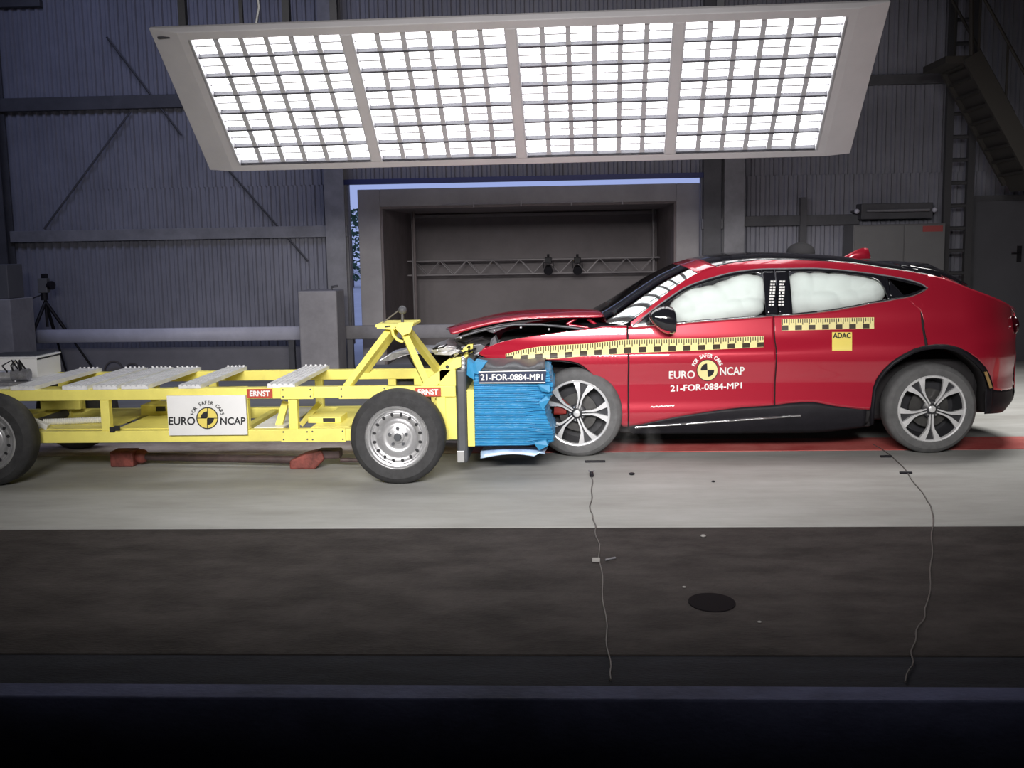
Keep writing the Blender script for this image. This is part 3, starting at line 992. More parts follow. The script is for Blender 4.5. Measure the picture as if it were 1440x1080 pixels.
# crushed honeycomb block: stacked foil layers, buckled at the struck end
yb0, yb1 = .32, .99
rnd = random.Random(3)
rows, colsn = 20, 26
zbt, zbb = TZ(521, yb0, 720), TZ(627, yb0, 720)
xb0, xb1 = TX(667, yb0, 580), TX(774, yb0, 580)


def blk(u, v):
    """u along x 0..1, v up 0..1 -> x, dy, z on the near face with buckling"""
    x = xb0 + (xb1 - xb0) * u
    z = zbb + (zbt - zbb) * v
    cr = max(0, (u - .68) / .32)
    if u > .5:
        x += .05 * max(0, u - .5) / .5 * (sin(v * 8.5 + .6) * .6 - .35 * (v > .85) - .2)
    z += .02 * cr * sin(v * 14 + 1) - .018 * u * v
    dy = .025 * cr * sin(v * 17 + u * 9) + .02 * cr
    return x, dy, z


def blockface(depth0, depth1, name, m, parent):
    mb = MB()
    P = []
    for i in range(rows * 4 + 1):
        v = i / (rows * 4)
        ph = i % 4
        rid = -.010 if ph in (1, 2) else .010
        row = []
        for j in range(colsn + 1):
            u = j / colsn
            x, dy, z = blk(u, v)
            jit = rnd.uniform(-.0008, .0008)
            row.append((x, YTL + depth0 + rid + dy + jit, z))
        # turn the corner: right face
        for d in (.05, .3, .6, depth1 - depth0):
            x, dy, z = blk(1, v)
            row.append((x + (.012 if ph in (1, 2) else 0) + rnd.uniform(-.004, .004), YTL + depth0 + d, z))
        P.append(row)
    mb.grid(P)
    # top, bottom and rear
    def edge(v):
        return [blk(j / colsn, v) for j in range(colsn + 1)]
    for v in (0, 1):
        e = edge(v)
        mb.grid([[(x, YTL + depth0 + dy, z) for x, dy, z in e], [(x, YTL + depth1, z) for x, dy, z in e]])
    mb.grid([[(xb0, YTL + depth0, zbb), (xb0, YTL + depth0, zbt)], [(xb0, YTL + depth1, zbb), (xb0, YTL + depth1, zbt)]])
    return mb.build(name, m, parent, fixn=False)


block = blockface(yb0, yb1, 'barrier_block', M['blue'], trolley)
block['label'] = 'blue ribbed honeycomb block, crushed at its struck end'
# buckled foil folds at the struck corner
for pts in (((756, 541), (774, 541), (773, 552), (761, 551)), ((757, 566), (768, 556), (773, 562), (763, 578)), ((750, 623), (768, 618), (771, 627), (758, 634)), ((657, 505), (667, 512), (667, 535), (656, 528)), ((668, 507), (684, 510), (672, 527), (661, 524))):
    poly = [T(px, py, yb0 - .03 + .02 * (i % 2)) for i, (px, py) in enumerate(pts)]
    MB().prism(poly, (.01, .06, .01)).build('foil_fold', M['blue'], block, bevel=.006)
mb = MB()
P = []
for i in range(13):
    px = 676 + i * 7.5
    P.append([T(px, 645 - 6 * sin(i / 12 * pi) - 6 * (i > 10), .33), T(px, 636 - 3 * sin(i / 12 * pi), .36), T(px + 4, 630, .9)])
mb.grid(P)
mb.build('torn_foil', M['blue_pale'], block, smooth=60, solid=.006, label='pale blue foil sheet hanging under the block')
tp = []
for j in range(14):
    u = j / 13 * .96
    x, dy, z = blk(u, 1)
    tp.append([(x, YTL + yb0 + dy - .012 + .0 * j, z + .012), (x, YTL + yb0 + dy + .2, z + .03 + .02 * sin(j * 1.1)), (x, YTL + .9, z + .03), (x, YTL + yb1, z + .01)])
MB().grid(tp).build('top_sheet', M['slate'], block, smooth=50, solid=.005, label='dark crumpled sheet on top of the block')
# number plate on top edge of the block
pp = [T(672, 523, yb0 - .02), T(768, 521, yb0 - .02), T(767, 538, yb0 - .02), T(674, 538.5, yb0 - .02)]
plate = MB().prism(pp, (0, .008, 0)).build('number_plate', M['plate_blue'], block, bevel=.002)
mb = MB()
text_box(mb, '21-FOR-0884-MP1', 676, 526.5, 763, 535, lambda px, py, e=0: T(px, py, yb0 - .023 - e), slope=-.004, bold=.35)
mb.build('lettering', M['print_white'], plate, fixn=False)
mb = MB()
for (a, b) in (((672, 523), (768, 521)), ((674, 538.5), (767, 538))):
    mb.bar(T(*a, yb0 - .022), T(*b, yb0 - .022), .006, .007)
mb.build('plate_border', M['print_white'], plate)


# wheels of the trolley
def tyre_profile(R, rr, w, k=.03):
    return [(rr, .012), (rr + (R - rr) * .25, 0.004), (rr + (R - rr) * .6, 0), (R - k, .012), (R - k * .35, .026), (R, .05), (R, w - .05), (R - k * .35, w - .026), (R - k, w - .012), (rr + (R - rr) * .5, w), (rr, w - .012)]


RT = float(PY(560, 616.5, YTL)[2])


def trolley_wheel():
    w = .21
    t = MB().lathe(tyre_profile(RT, RT * .665, w), n=64, close=True).build('wheel', M['rubber'], trolley, smooth=40)
    for y in (.075, .105, .135):
        pass
    rr = RT * .665
    prof = [(rr + .004, .010), (rr - .004, .002), (rr - .014, .007), (rr - .018, .02), (rr - .03, .024), (rr - .034, .052), (rr - .045, .056), (rr * .78, .038), (rr * .74, .036), (rr * .62, .048), (rr * .55, .085), (rr * .42, .10), (rr * .37, .096), (rr * .33, .075), (rr * .2, .07), (rr * .19, .055), (rr * .1, .05), (.0005, .05)]
    rim = MB().lathe(prof, n=64).build('rim', M['steel_rim'], t, smooth=50)
    MB().lathe([(rr, .02), (rr, w - .01), (rr * .3, w - .03), (rr * .3, w), (.001, w)], n=40).build('rim_barrel', M['alloy_dark'], t, smooth=40)
    for k in range(16):
        mb = MB()
        a = 2 * pi * (k + .5) / 16
        r = rr * .74
        c = np.array((r * cos(a), .034, r * sin(a)))
        tv, rv = np.array((-sin(a), 0, cos(a))), np.array((cos(a), -.05, sin(a)))
        n = 12
        mb.add([c + np.array((0, -.0005, 0))] + [c + tv * .0115 * cos(2 * pi * i / n) + rv * .0145 * sin(2 * pi * i / n) for i in range(n)], [(0, 1 + i, 1 + (i + 1) % n) for i in range(n)])
        mb.build('vent_hole', M['black'], rim, fixn=False)
    hub = MB()
    for k in range(5):
        a = 2 * pi * (k + .25) / 5
        hub.tube([(rr * .28 * cos(a), .05, rr * .28 * sin(a)), (rr * .28 * cos(a), .075, rr * .28 * sin(a))], .012, 6)
    hub.tube([(0, .03, 0), (0, .056, 0)], [.026, .030], 16)
    hub.build('hub', M['slate'], t, smooth=40)
    return t


w0 = trolley_wheel()
inv_loc = FR[trolley][1]


def tw(x, yy, rot):
    return (x - inv_loc[0], YTL + yy - inv_loc[1], RT), (0, 0, rot)


# meshes were authored round the wheel centre: undo the world offset
def recenter(o, off):
    o.data.transform(Matrix.Translation(Vector(off)))
    for c in o.children:
        recenter(c, off)


recenter(w0, inv_loc)
loc, rot = tw(XT1, 0, 0)
w0.location = loc
for x, yy, r in ((XT0, 0, 0), (XT1, 1.64, pi), (XT0, 1.64, pi)):
    loc, rot = tw(x, yy, r)
    c = copy_part(w0, trolley, loc, (0, .4 * (x == XT0), r))
for x in (XT0, XT1):
    MB().tube([(x, YTL + .19, RT), (x, YTL + 1.45, RT)], .035, 10).build('axle', M['steel_dark'], trolley, smooth=60)
    for yy in (.26, 1.3):
        MB().box((x - .05, YTL + yy, RT - .05), (x + .05, YTL + yy + .06, zu0 + .01)).build('axle_bracket', M['yellow'], trolley, bevel=.004)
# white hose and white linkage at the rear of the frame
hs = []
for i in range(60):
    f = i / 59
    p = T(62 + 78 * f, 603 - 3 * sin(f * 3), .5)
    hs.append((p[0], p[1] + .1 * f, zl1 + .03))
MB().tube(hs, [.022 if i % 2 else .027 for i in range(60)], 10).build('ribbed_hose', M['hose'], trolley, smooth=20)
MB().bar(T(28, 570, .35), T(50, 595, .35), .03, .045, up=(0, 1, 0)).build('linkage', M['hose'], trolley, bevel=.005)
MB().bar(T(48, 592, .35), T(68, 601, .35), .04, .05, up=(0, 1, 0)).build('linkage', M['hose'], trolley, bevel=.005)

# white control box riding at the rear of the trolley
yb = 1.0
xa, xb = TX(-30, yb, 530), TX(53, yb, 530)
zt2 = TZ(504.5, yb, 30)
cbx = thing('control_box', 'white control box with dark-edged lid on the trolley tail', 'box', ((xa + xb) / 2, YTL + yb + .2, zu1))
MB().box((xa, YTL + yb, zu1), (xb, YTL + yb + .42, zt2)).build('body', M['cab_white'], cbx, bevel=.004)
MB().box((xa - .006, YTL + yb - .006, zt2), (xb + .006, YTL + yb + .426, zt2 + .014)).build('lid', M['cab_white'], cbx, bevel=.003)
MB().box((xa + .03, YTL + yb + .05, zt2 + .014), (xb - .03, YTL + yb + .4, zt2 + .02)).build('lid_pad', M['slate'], cbx)
MB().box((xb + .0005, YTL + yb + .01, zt2 - .012), (xb + .004, YTL + yb + .41, zt2 - .001)).build('seal', M['black'], cbx)
# the box sits on two bearers of the trolley
for y in (yb + .06, yb + .34):
    pass
MB().box((xl_end + .1, YTL + yn + .08, zu1 - .02), (TX(60, yb, 530), YTL + yf - .08, zu1)).build('rear_deck', M['alu'], trolley, bevel=.003)

# actuator (metal cylinders and fittings) before the box
c = T(18, 535, .55)
act = thing('pneumatic_actuator', 'grey metal valve assembly with hoses before the white control box', 'valve', (c[0], YTL + .55, zu1))
zc = zu1
MB().box((c[0] - .12, YTL + .48, zc), (c[0] + .13, YTL + .64, zc + .03)).build('base_plate', M['grey_metal'], act, bevel=.004)
MB().tube([(c[0] - .14, YTL + .56, zc + .075), (c[0] + .0, YTL + .56, zc + .075)], .04, 14).build('cylinder', M['bright_metal'], act, smooth=50)
MB().tube([(c[0] + .0, YTL + .56, zc + .08), (c[0] + .13, YTL + .56, zc + .08)], .05, 14).build('cylinder', M['grey_metal'], act, smooth=50)
MB().tube([(c[0] + .02, YTL + .55, zc + .03), (c[0] + .02, YTL + .55, zc + .2)], .014, 8).build('stem', M['bright_metal'], act, smooth=50)
MB().ball((c[0] + .075, YTL + .54, zc + .155), .022, 10, 8).build('gauge', M['slate'], act, smooth=60)
mb = MB()
for k in range(3):
    mb.tube([(c[0] - .03 + .05 * k, YTL + .54, zc + .1), (c[0] - .05 + .07 * k, YTL + .5, zc + .16), (c[0] + .02 + .03 * k, YTL + .52, zc + .2), (c[0] + .06 + .03 * k, YTL + .56, zc + .1)], .007, 6)
mb.build('hose', M['plastic'], act, smooth=60)

# tow carriage lying on the floor under the trolley
pa, pb = G(205, 636, .06), G(430, 648, .06)
tow = thing('tow_bar', 'brown-red steel tow bar lying on the floor under the trolley', 'tow bar', ((pa[0] + pb[0]) / 2, (pa[1] + pb[1]) / 2, 0))
pa = np.array((pa[0], 8.35, .075))
pb = np.array((pb[0], 8.22, .06))
MB().tube([pa, pb], .032, 10).build('shaft', M['rust_dark'], tow, smooth=60)
MB().box((pa[0] - .17, pa[1] - .08, 0), (pa[0] + .02, pa[1] + .08, .13)).build('tail_block', M['rust'], tow, bevel=.012)
MB().prism([(pb[0] - .12, pb[1] - .08, 0), (pb[0] + .08, pb[1] - .08, 0), (pb[0] + .16, pb[1] - .08, .08), (pb[0] + .14, pb[1] - .08, .15), (pb[0] + .0, pb[1] - .08, .12), (pb[0] - .12, pb[1] - .08, .07)], (0, .16, 0)).build('hook', M['rust'], tow, bevel=.015)
MB().box((pb[0] + .1, pb[1] - .06, .08), (pb[0] + .28, pb[1] + .06, .15)).build('catch', M['rust_dark'], tow, bevel=.012)
MB().tube([(pb[0] + .27, pb[1], .06), (pb[0] + .55, pb[1], .05)], .018, 8).build('rod', M['rust_dark'], tow, smooth=60)
MB().ball((pa[0] + .06, pa[1], .075), (.06, .06, .06), 12, 8).build('joint', M['rust'], tow, smooth=60)

# ================================================================== THE CAR
cr, cf = G(1309, 638.5), G(815, 644)
ang = atan2(cr[1] - cf[1], cr[0] - cf[0])
CW = 1.86
car = thing('car', 'red fastback car with crushed nose, ruler tape and inflated white airbags', 'car', (cr[0], cr[1], 0), ang, local=True)
CR = np.array(Matrix.Rotation(-ang, 3, 'Z'))
cam_l = CR @ (CAM - np.array((cr[0], cr[1], 0)))
_low = [(.0, .16), (.17, .11), (.26, .055), (.36, .035), (.46, .045), (.58, .045), (.70, .022)]
_top = [(1.06, .112), (1.14, .132), (1.2, .154), (1.35, .222), (1.48, .302), (1.55, .36), (1.60, .44), (1.66, .56), (1.8, .95)]
Sz = pchip(*zip(*(_low + [(.78, .008), (.83, .010), (.865, .026), (.895, .050), (.925, .074), (.955, .089), (1.0, .101)] + _top)))
Sz2 = pchip(*zip(*(_low + [(.78, .012), (.86, .020), (.94, .056), (1.0, .088)] + _top)))


def S(x, z):
    w = min(max((x + 1.35) / .9, 0), 1)
    w = w * w * (3 - 2 * w)
    y = Sz(z) * (1 - w) + Sz2(z) * w
    if x > .25:
        y += .30 * ((x - .25) / .5) ** 2.2
    if x < -3.05:
        y += .20 * ((-3.05 - x) / .7) ** 1.8
    # swell over the rear wheel
    y -= .02 * np.exp(-((x - .0) / .45) ** 2 - ((z - .8) / .25) ** 2)
    return y


def Kxz(px, py, it=8):
    d = CR @ ray(px, py)
    y = .05
    for _ in range(it):
        t = (y - cam_l[1]) / d[1]
        p = cam_l + d * t
        y = .5 * y + .5 * S(p[0], p[2])
    t = (y - cam_l[1]) / d[1]
    p = cam_l + d * t
    return p[0], p[2]


def Kd(px, py, y):
    d = CR @ ray(px, py)
    return cam_l + d * ((y - cam_l[1]) / d[1])


def K(px, py, off=0.0):
    x, z = Kxz(px, py)
    return np.array((x, S(x, z) - off, z))


def line(pts):
    q = [Kxz(*p) for p in pts]
    xs, zs = [a for a, b in q], [b for a, b in q]
    for i in range(1, len(xs)):
        if xs[i] <= xs[i - 1]:
            xs[i] = xs[i - 1] + 1e-4
    f = pchip(xs, zs)
    f.xs = xs
    return f


def span(f, g, x0, x1, step=.03):
    s = set(np.linspace(x0, x1, max(2, int((x1 - x0) / step) + 1)).round(5))
    for h in (f, g):
        for a, b in zip(h.xs, h.xs[1:]):
            for t in (0, .34, .67):
                q = a + (b - a) * t
                if x0 < q < x1:
                    s.add(round(q, 5))
    return sorted(s)


def panel(name, m, lo, hi, px0, px1, off=0.0, nz=36, solid=.006, parent=None, far=True, py=500, smooth=35):
    f, g = line(lo), line(hi)
    x0, x1 = Kxz(px0, py)[0], Kxz(px1, py)[0]
    P = []
    for x in span(f, g, x0, x1):
        a, b = f(x), g(x)
        if b < a + .0005:
            b = a + .0005
        P.append([(x, S(x, a + (b - a) * k / nz) + off, a + (b - a) * k / nz) for k in range(nz + 1)])
    outs = []
    for side in ((0, 1) if far else (0,)):
        Q = P if side == 0 else [[(x, CW - y, z) for x, y, z in row] for row in P]
        o = MB().grid(Q, flip=side == 0).build(name, m, parent or car, smooth=smooth, fixn=False)
        if solid:
            sm = o.modifiers.new('solid', 'SOLIDIFY')
            sm.thickness = solid
            sm.offset = -1
        outs.append(o)
    return outs


L_door_lo = [(884, 600), (890, 599), (965, 584), (1043, 573), (1091, 569.5), (1110, 567), (1139, 565.5), (1178, 571.5), (1223, 576)]
L_belt = [(884, 459), (890, 459.5), (950, 455), (1001, 450.5), (1069, 445.5), (1092, 443.8), (1110, 443), (1169, 437), (1228, 426), (1264, 420), (1284, 416), (1304, 405.5)]
L_dlo = [(884, 459), (890, 458), (916, 437), (942, 418), (965, 403.5), (1001.5, 390.6), (1040, 381.5), (1079, 378), (1140, 377.3), (1184, 380), (1234, 386), (1270, 392), (1299, 401), (1304.5, 405.3)]
L_roof = [(876, 458), (884, 455), (903, 440), (930, 418.5), (957, 398), (981, 384), (1007, 375), (1040, 368.5), (1079, 365.5), (1140, 366.5), (1204, 371), (1246, 377.5), (1287, 383.5), (1304.5, 386.5), (1326, 391), (1364, 405.5), (1400, 419), (1420, 429), (1431, 441)]

fender = panel('fender', M['paint'],
               [(673, 498), (688, 503.5), (715, 504), (772, 506), (790, 506.5), (811, 510), (833, 526), (852, 550), (866, 579), (877, 600), (884, 600)],
               [(673, 496), (683, 490), (705, 481), (748, 473), (797, 466), (830, 462), (854, 458.5), (884, 457.5)], 673.5, 883)
door_f = panel('front_door', M['paint'], L_door_lo, L_belt, 885.2, 1091)
door_r = panel('rear_door', M['paint'], [(1088, 570)] + L_door_lo[5:] + [(1225.5, 566), (1228, 546), (1243, 520), (1270, 499), (1303, 487)],
               [(1088, 444), (1092, 443.8), (1110, 443), (1169, 437), (1228, 426), (1264, 420), (1281, 418), (1284, 424), (1299, 448.5), (1301.5, 478)], 1092.8, 1301)
quarter = panel('rear_quarter', M['paint'], [(1280, 421), (1284, 427), (1300, 450.5), (1302, 478), (1303, 486.5), (1332, 485.5), (1361, 496), (1385, 517), (1396, 545), (1398, 548), (1431, 546)],
                [(1280, 418), (1284, 416.5), (1304, 405.5), (1304.6, 386.6)] + L_roof[14:], 1281.5, 1430)
cant = panel('cant_rail', M['paint'], L_dlo[:-1] + [(1304, 405.5), (1304.6, 386.6)], L_roof[:13] + [(1304.6, 386.5), (1326, 391)], 884, 1304.5, py=387)
clad = panel('sill_cladding', M['plastic'], [(884, 606), (892, 610), (1140, 608.5), (1223, 600)], [(p[0], p[1] - .3) for p in L_door_lo], 885, 1222, nz=8)
bump = panel('rear_bumper', M['plastic'], [(1389, 582), (1409, 580), (1420, 570), (1431, 557)], [(1389, 546), (1398, 548), (1431, 546)], 1391, 1430.5, nz=8)
# inner dark shell behind the gaps
panel('inner_shell', M['dark_in'], [(700, 500), (790, 503), (811, 506), (833, 522), (852, 546), (880, 590), (890, 604), (1140, 604), (1222, 596), (1229, 546), (1243, 518), (1270, 497), (1332, 484), (1361, 494), (1385, 515), (1398, 546), (1420, 546)],
      [(700, 488), (797, 470), (884, 462), (1001, 454), (1110, 446), (1228, 430), (1284, 421), (1306, 412), (1364, 409), (1420, 433)], 705, 1418, off=.035, nz=36, solid=.004)

# bright strip on the sill and bright window line
for side in (0, 1):
    P = []
    for i in range(25):
        px = 893 + (1126 - 893) * i / 24
        p = K(px, 601 - (px - 893) * .0725, .006)
        P.append(p if side == 0 else np.array((p[0], CW - p[1], p[2])))
    MB().tube(P, .009, 6).build('sill_strip', M['chrome'], car, smooth=60)
    for pts, nm in ((L_belt[1:], 'belt_trim'), (L_dlo[1:], 'window_trim')):
        P = []
        f = line(pts)
        for x in np.linspace(f.xs[0], f.xs[-1], 60):
            z = f(x)
            y = S(x, z) - .002
            P.append((x, y if side == 0 else CW - y, z))
        MB().tube(P, .006, 6).build(nm, M['steel_grey'] if nm == 'window_trim' else M['chrome'], car, smooth=60)

# black window surrounds and glass
G_top = [(924, 436), (942, 423), (965, 408), (1001.5, 395), (1040, 386), (1060, 383.5), (1070, 385), (1075.5, 391)]
G_bot = [(924, 455.5), (950, 453), (1001, 448.5), (1069, 443.6), (1075.5, 443)]
R_top = [(1112, 382), (1140, 381.3), (1184, 384), (1215, 388), (1232, 393), (1243, 403), (1247, 413), (1248, 419)]
R_bot = [(1112, 441), (1169, 435), (1228, 424), (1248, 420)]
Q_top = [(1251, 391.5), (1270, 396), (1290, 401), (1300, 404)]
Q_bot = [(1251, 393.5), (1262, 405), (1272, 415), (1286, 411), (1300, 405.2)]
off = .006
panel('window_surround', M['gloss_black'], G_top, L_dlo, 924, 1075, off=off, nz=3, py=420)
panel('window_surround', M['gloss_black'], L_belt, G_bot, 924, 1075, off=off, nz=3, py=420)
panel('mirror_sail', M['gloss_black'], L_belt, L_dlo, 888, 924, off=off, nz=5, py=450)
panel('pillar_cover', M['gloss_black'], L_belt, L_dlo, 1075, 1092, off=off - .002, nz=10, py=410)
panel('pillar_cover', M['gloss_black'], L_belt, L_dlo, 1093.5, 1112.5, off=off - .002, nz=10, py=410)
panel('window_surround', M['gloss_black'], R_top, L_dlo, 1112, 1248, off=off, nz=4, py=410)
panel('window_surround', M['gloss_black'], L_belt, R_bot, 1112, 1248, off=off, nz=3, py=410)
panel('pillar_cover', M['gloss_black'], L_belt, L_dlo, 1248, 1251.5, off=off, nz=10, py=410)
panel('window_surround', M['gloss_black'], Q_top, L_dlo, 1251, 1300, off=off, nz=3, py=400)
panel('window_surround', M['gloss_black'], L_belt, Q_bot, 1251, 1300, off=off, nz=3, py=400)
panel('front_side_glass', M['glass'], G_bot, G_top, 924, 1075, off=off + .006, nz=10, solid=0, py=420)
panel('rear_side_glass', M['glass'], R_bot, R_top, 1112, 1247.8, off=off + .006, nz=10, solid=0, py=410)
panel('quarter_glass', M['privacy'], Q_bot, Q_top, 1251.2, 1299.5, off=off + .006, nz=5, solid=0, py=400)


# roof, tailgate and nose sections lofted from side to side
def loft(name, m, near_px, bulge, xb=0.0, n=18, zshift=0.0, near=None, ext=None, solid=.006, smooth=35, xbow=None, pw=2.0):
    pts = near if near is not None else [K(*p) for p in near_px]
    f = None
    P = []
    for i, p in enumerate(pts):
        y0 = p[1]
        row = []
        bz = bulge[i] if hasattr(bulge, '__len__') else bulge
        bx = xbow[i] if xbow is not None else xb
        for k in range(n + 1):
            u = k / n
            c = 1 - abs(2 * u - 1) ** pw
            row.append((p[0] + bx * c, y0 + (CW - 2 * y0) * u, p[2] + bz * c + zshift * u))
        P.append(row)
    o = MB().grid(P, flip=True).build(name, m, car, smooth=smooth, fixn=False)
    if solid:
        sm = o.modifiers.new('solid', 'SOLIDIFY')
        sm.thickness = solid
        sm.offset = -1
    return o


def dense(pts, n):
    q = [K(*p) for p in pts]
    f = pchip([a[0] for a in q], [a[2] for a in q])
    xs = np.linspace(q[0][0], q[-1][0], n)
    return [np.array((x, S(x, f(x)), f(x))) for x in xs]


roofpts = dense(L_roof[5:15], 30)
loft('roof_panel', M['gloss_black'], None, [.058] * 30, near=roofpts, xbow=[-.10 * (1 - i / 29) for i in range(30)], pw=5, n=60)
loft('header_strip', M['paint'], None, .058, near=[p + np.array((0, -.002, .003)) for p in dense(L_roof[5:7], 6)], xbow=[-.10] * 6, pw=5, n=60)
sp = dense(L_roof[14:17], 10)
loft('rear_window', M['gloss_black'], None, [.055 - .012 * i for i in range(10)][:10], near=sp[:8])
loft('tailgate', M['paint'], None, [-.0 + .004 * i for i in range(9)], near=dense(L_roof[15:], 9), xbow=[.012 * i for i in range(9)])
# raised black spoiler lip at the roof end
e = [K(*p) for p in ((1276, 379), (1300, 384), (1330, 390), (1352, 399), (1366, 405.5))]
hs_ = [.004, .035, .055, .05, .02]
P = []
for p, h in zip(e, hs_):
    y0 = p[1] + .10
    P.append([(p[0], y0 + (CW - 2 * y0) * k / 10, p[2] + .012 + h * min(1, 4 * min(k, 10 - k) / 10) + .02 * (1 - (2 * k / 10 - 1) ** 2)) for k in range(11)])
MB().grid(P).build('spoiler', M['gloss_black'], car, smooth=40, fixn=False, solid=-.02)
# rear end: loft of the tail edge
tail_px = [(1430, 441), (1430.5, 470), (1430.8, 500), (1430.5, 530), (1430, 546)]
loft('tail_panel', M['paint'], tail_px, 0, xb=.10)
loft('tail_bumper', M['plastic'], [(1430, 546), (1430.2, 552), (1428, 560), (1410, 580)], 0, xb=.09)
for side in (0, 1):
    p, q = K(1426, 446, .006), K(1430, 470, .006)
    c = (p + q) / 2
    if side:
        c[1] = CW - c[1]
    MB().ball(c + np.array((.012, .05 if not side else -.05, 0)), (.03, .10, .08), 14, 10).build('tail_lamp', M['tail'], car, smooth=60)

# windscreen
ws = dense([(877, 457.5), (903, 440), (930, 418.5), (957, 398), (981, 384)], 14)
ws = [p + np.array((.0, .005, .0)) for p in ws]
loft('windscreen', M['windscreen'], None, [.03 + .028 * i / 13 for i in range(14)], near=ws, xbow=[-.26 + .012 * i for i in range(14)], n=48, solid=0, pw=5)
cw0 = K(877, 457.5)
P = []
for f, dz in ((0, 0), (.5, -.015), (1, -.03)):
    P.append([(cw0[0] - .26 * (1 - (2 * k / 16 - 1) ** 2) - .16 * f, cw0[1] + (CW - 2 * cw0[1]) * k / 16, cw0[2] + .03 * (1 - (2 * k / 16 - 1) ** 2) + dz) for k in range(17)])
MB().grid(P).build('cowl', M['plastic'], car, smooth=60, fixn=False, solid=-.01)

# bonnet: buckled upward, near edge from the photograph, far edge lower
nb = [(633, 470), (645, 467), (659, 462), (677, 457.5), (696, 453), (716, 449.5), (737, 447), (765, 445.5), (797, 444.8), (825, 444.5), (852, 445)]
edge = [Kd(px, py, .24 + .10 * max(0, (700 - px) / 70)) for px, py in nb]
P = []
nn = 20
for i, p in enumerate(edge):
    row = []
    for k in range(nn + 1):
        u = k / nn
        c = 1 - (2 * u - 1) ** 2
        edge_roll = -.02 * max(0, 1 - u * 12)
        x = p[0] - .10 * u - .05 * c * (i < 3)
        ripple = .012 * sin(u * 9 + i * .6) * c
        row.append((x, p[1] + (CW - 2 * .24 - .1 * max(0, (700 - nb[i][0]) / 70)) * u, p[2] + .022 + edge_roll + .038 * c - .10 * u + ripple))
    P.append(row)
bon = MB().grid(P, flip=True).build('bonnet', M['paint'], car, smooth=50, fixn=False)
sm = bon.modifiers.new('solid', 'SOLIDIFY')
sm.thickness = .022
sm.offset = -1
ss = bon.modifiers.new('sub', 'SUBSURF')
ss.levels = ss.render_levels = 1
Q = [[(p[0] + .04, p[1] + .05, p[2] - .045) for p in r[1:-1]] for r in P[1:-1]]
MB().grid(Q).build('bonnet_liner', M['dark_in'], car, smooth=50, fixn=False, solid=-.02)

# engine bay: dark mass, struts, seal and torn pieces
zb_ = Kd(780, 505, .4)[2]
MB().box((Kd(700, 480, .5)[0], .42, .40), (Kd(868, 480, .5)[0], 1.42, Kd(780, 478, .42)[2])).build('engine_bay', M['dark_in'], car, bevel=.05)
MB().tube([Kd(*p, .34) for p in ((640, 476), (672, 466), (700, 459.5), (724, 456.5), (760, 456.5), (800, 460), (833, 465))], .012, 8).build('bay_seal', M['slate'], car, smooth=60)
mb = MB()
for px, py in ((648, 475), (695, 465), (732.5, 460.5), (772, 463), (797, 466.5)):
    mb.ball(Kd(px, py, .33), .011, 8, 6)
mb.build('bolt_head', M['bright_metal'], car, smooth=60, kind='stuff')
for a, b, r in (((797, 456), (812, 447), .012), ((800, 457), (850, 464), .012), ((826, 448), (846, 462), .014)):
    MB().tube([Kd(*a, .36), Kd(*b, .36)], r, 8).build('hinge_arm', M['paint'], car, smooth=60)
# torn nose structure
rn = random.Random(11)


def shard(pts, y, d, m, name, parent=None):
    poly = [Kd(px, py, y + .02 * rn.uniform(-1, 1)) for px, py in pts]
    return MB().prism(poly, (.01, d, .012)).build(name, m, parent or car, bevel=.004)


shard([(605, 492), (622, 486), (640, 487), (648, 493), (634, 500), (612, 499)], .55, .5, M['bright_metal'], 'bumper_beam')
shard([(533, 507), (552, 496), (580, 489), (612, 489), (636, 487), (640, 494), (606, 497), (572, 499), (546, 508)], .95, .12, M['bright_metal'], 'bumper_skin')
shard([(572, 501), (640, 496), (668, 505), (655, 522), (585, 521)], 1.0, .25, M['dark_in'], 'radiator_frame')
shard([(638, 478), (672, 474), (692, 480), (676, 490), (648, 490)], .5, .6, M['dark_in'], 'radiator_frame')
shard([(648, 488), (676, 484), (690, 492), (672, 502), (654, 500)], .42, .3, M['grey_metal'], 'crash_box')
shard([(684, 503), (715, 506), (762, 512), (772, 524), (740, 520), (700, 521)], .30, .25, M['slate'], 'wheel_liner_scrap')
shard([(673, 497), (681, 489), (694, 491), (695, 503), (684, 505)], .22, .05, M['paint'], 'fender_scrap')
shard([(724, 506), (733, 503), (740, 512), (735, 520), (728, 516)], .16, .05, M['bright_metal'], 'bracket_scrap')
shard([(752, 520), (766, 518), (776, 528), (766, 536), (754, 532)], .18, .12, M['grey_metal'], 'bracket_scrap')
shard([(776, 508), (792, 508), (800, 520), (790, 540), (776, 560)], .30, .2, M['dark_in'], 'wheel_liner_scrap')
shard([(690, 478), (696, 473), (700, 484), (694, 492), (688, 490)], .26, .05, M['grey_metal'], 'bracket_scrap')
for k in range(9):
    px, py = rn.uniform(612, 690), rn.uniform(484, 503)
    pts = [(px, py)]
    for _ in range(5):
        pts.append((pts[-1][0] + rn.uniform(-14, 14), min(506, max(474, pts[-1][1] + rn.uniform(-7, 7)))))
    MB().tube([Kd(*p, .3 + .1 * rn.random()) for p in pts], .007, 6).build('torn_wire', M['bright_metal'] if k % 3 == 0 else M['plastic'], car, smooth=60)
MB().tube([Kd(*p, .16) for p in ((690, 504), (712, 510), (738, 516), (757, 520), (772, 524))], .012, 8).build('torn_wire', M['grey_metal'], car, smooth=60)
MB().tube([Kd(*p, .02) for p in ((771, 593.5), (780, 594.5), (788, 597))], .011, 8).build('tie_rod', M['hose'], car, smooth=60)

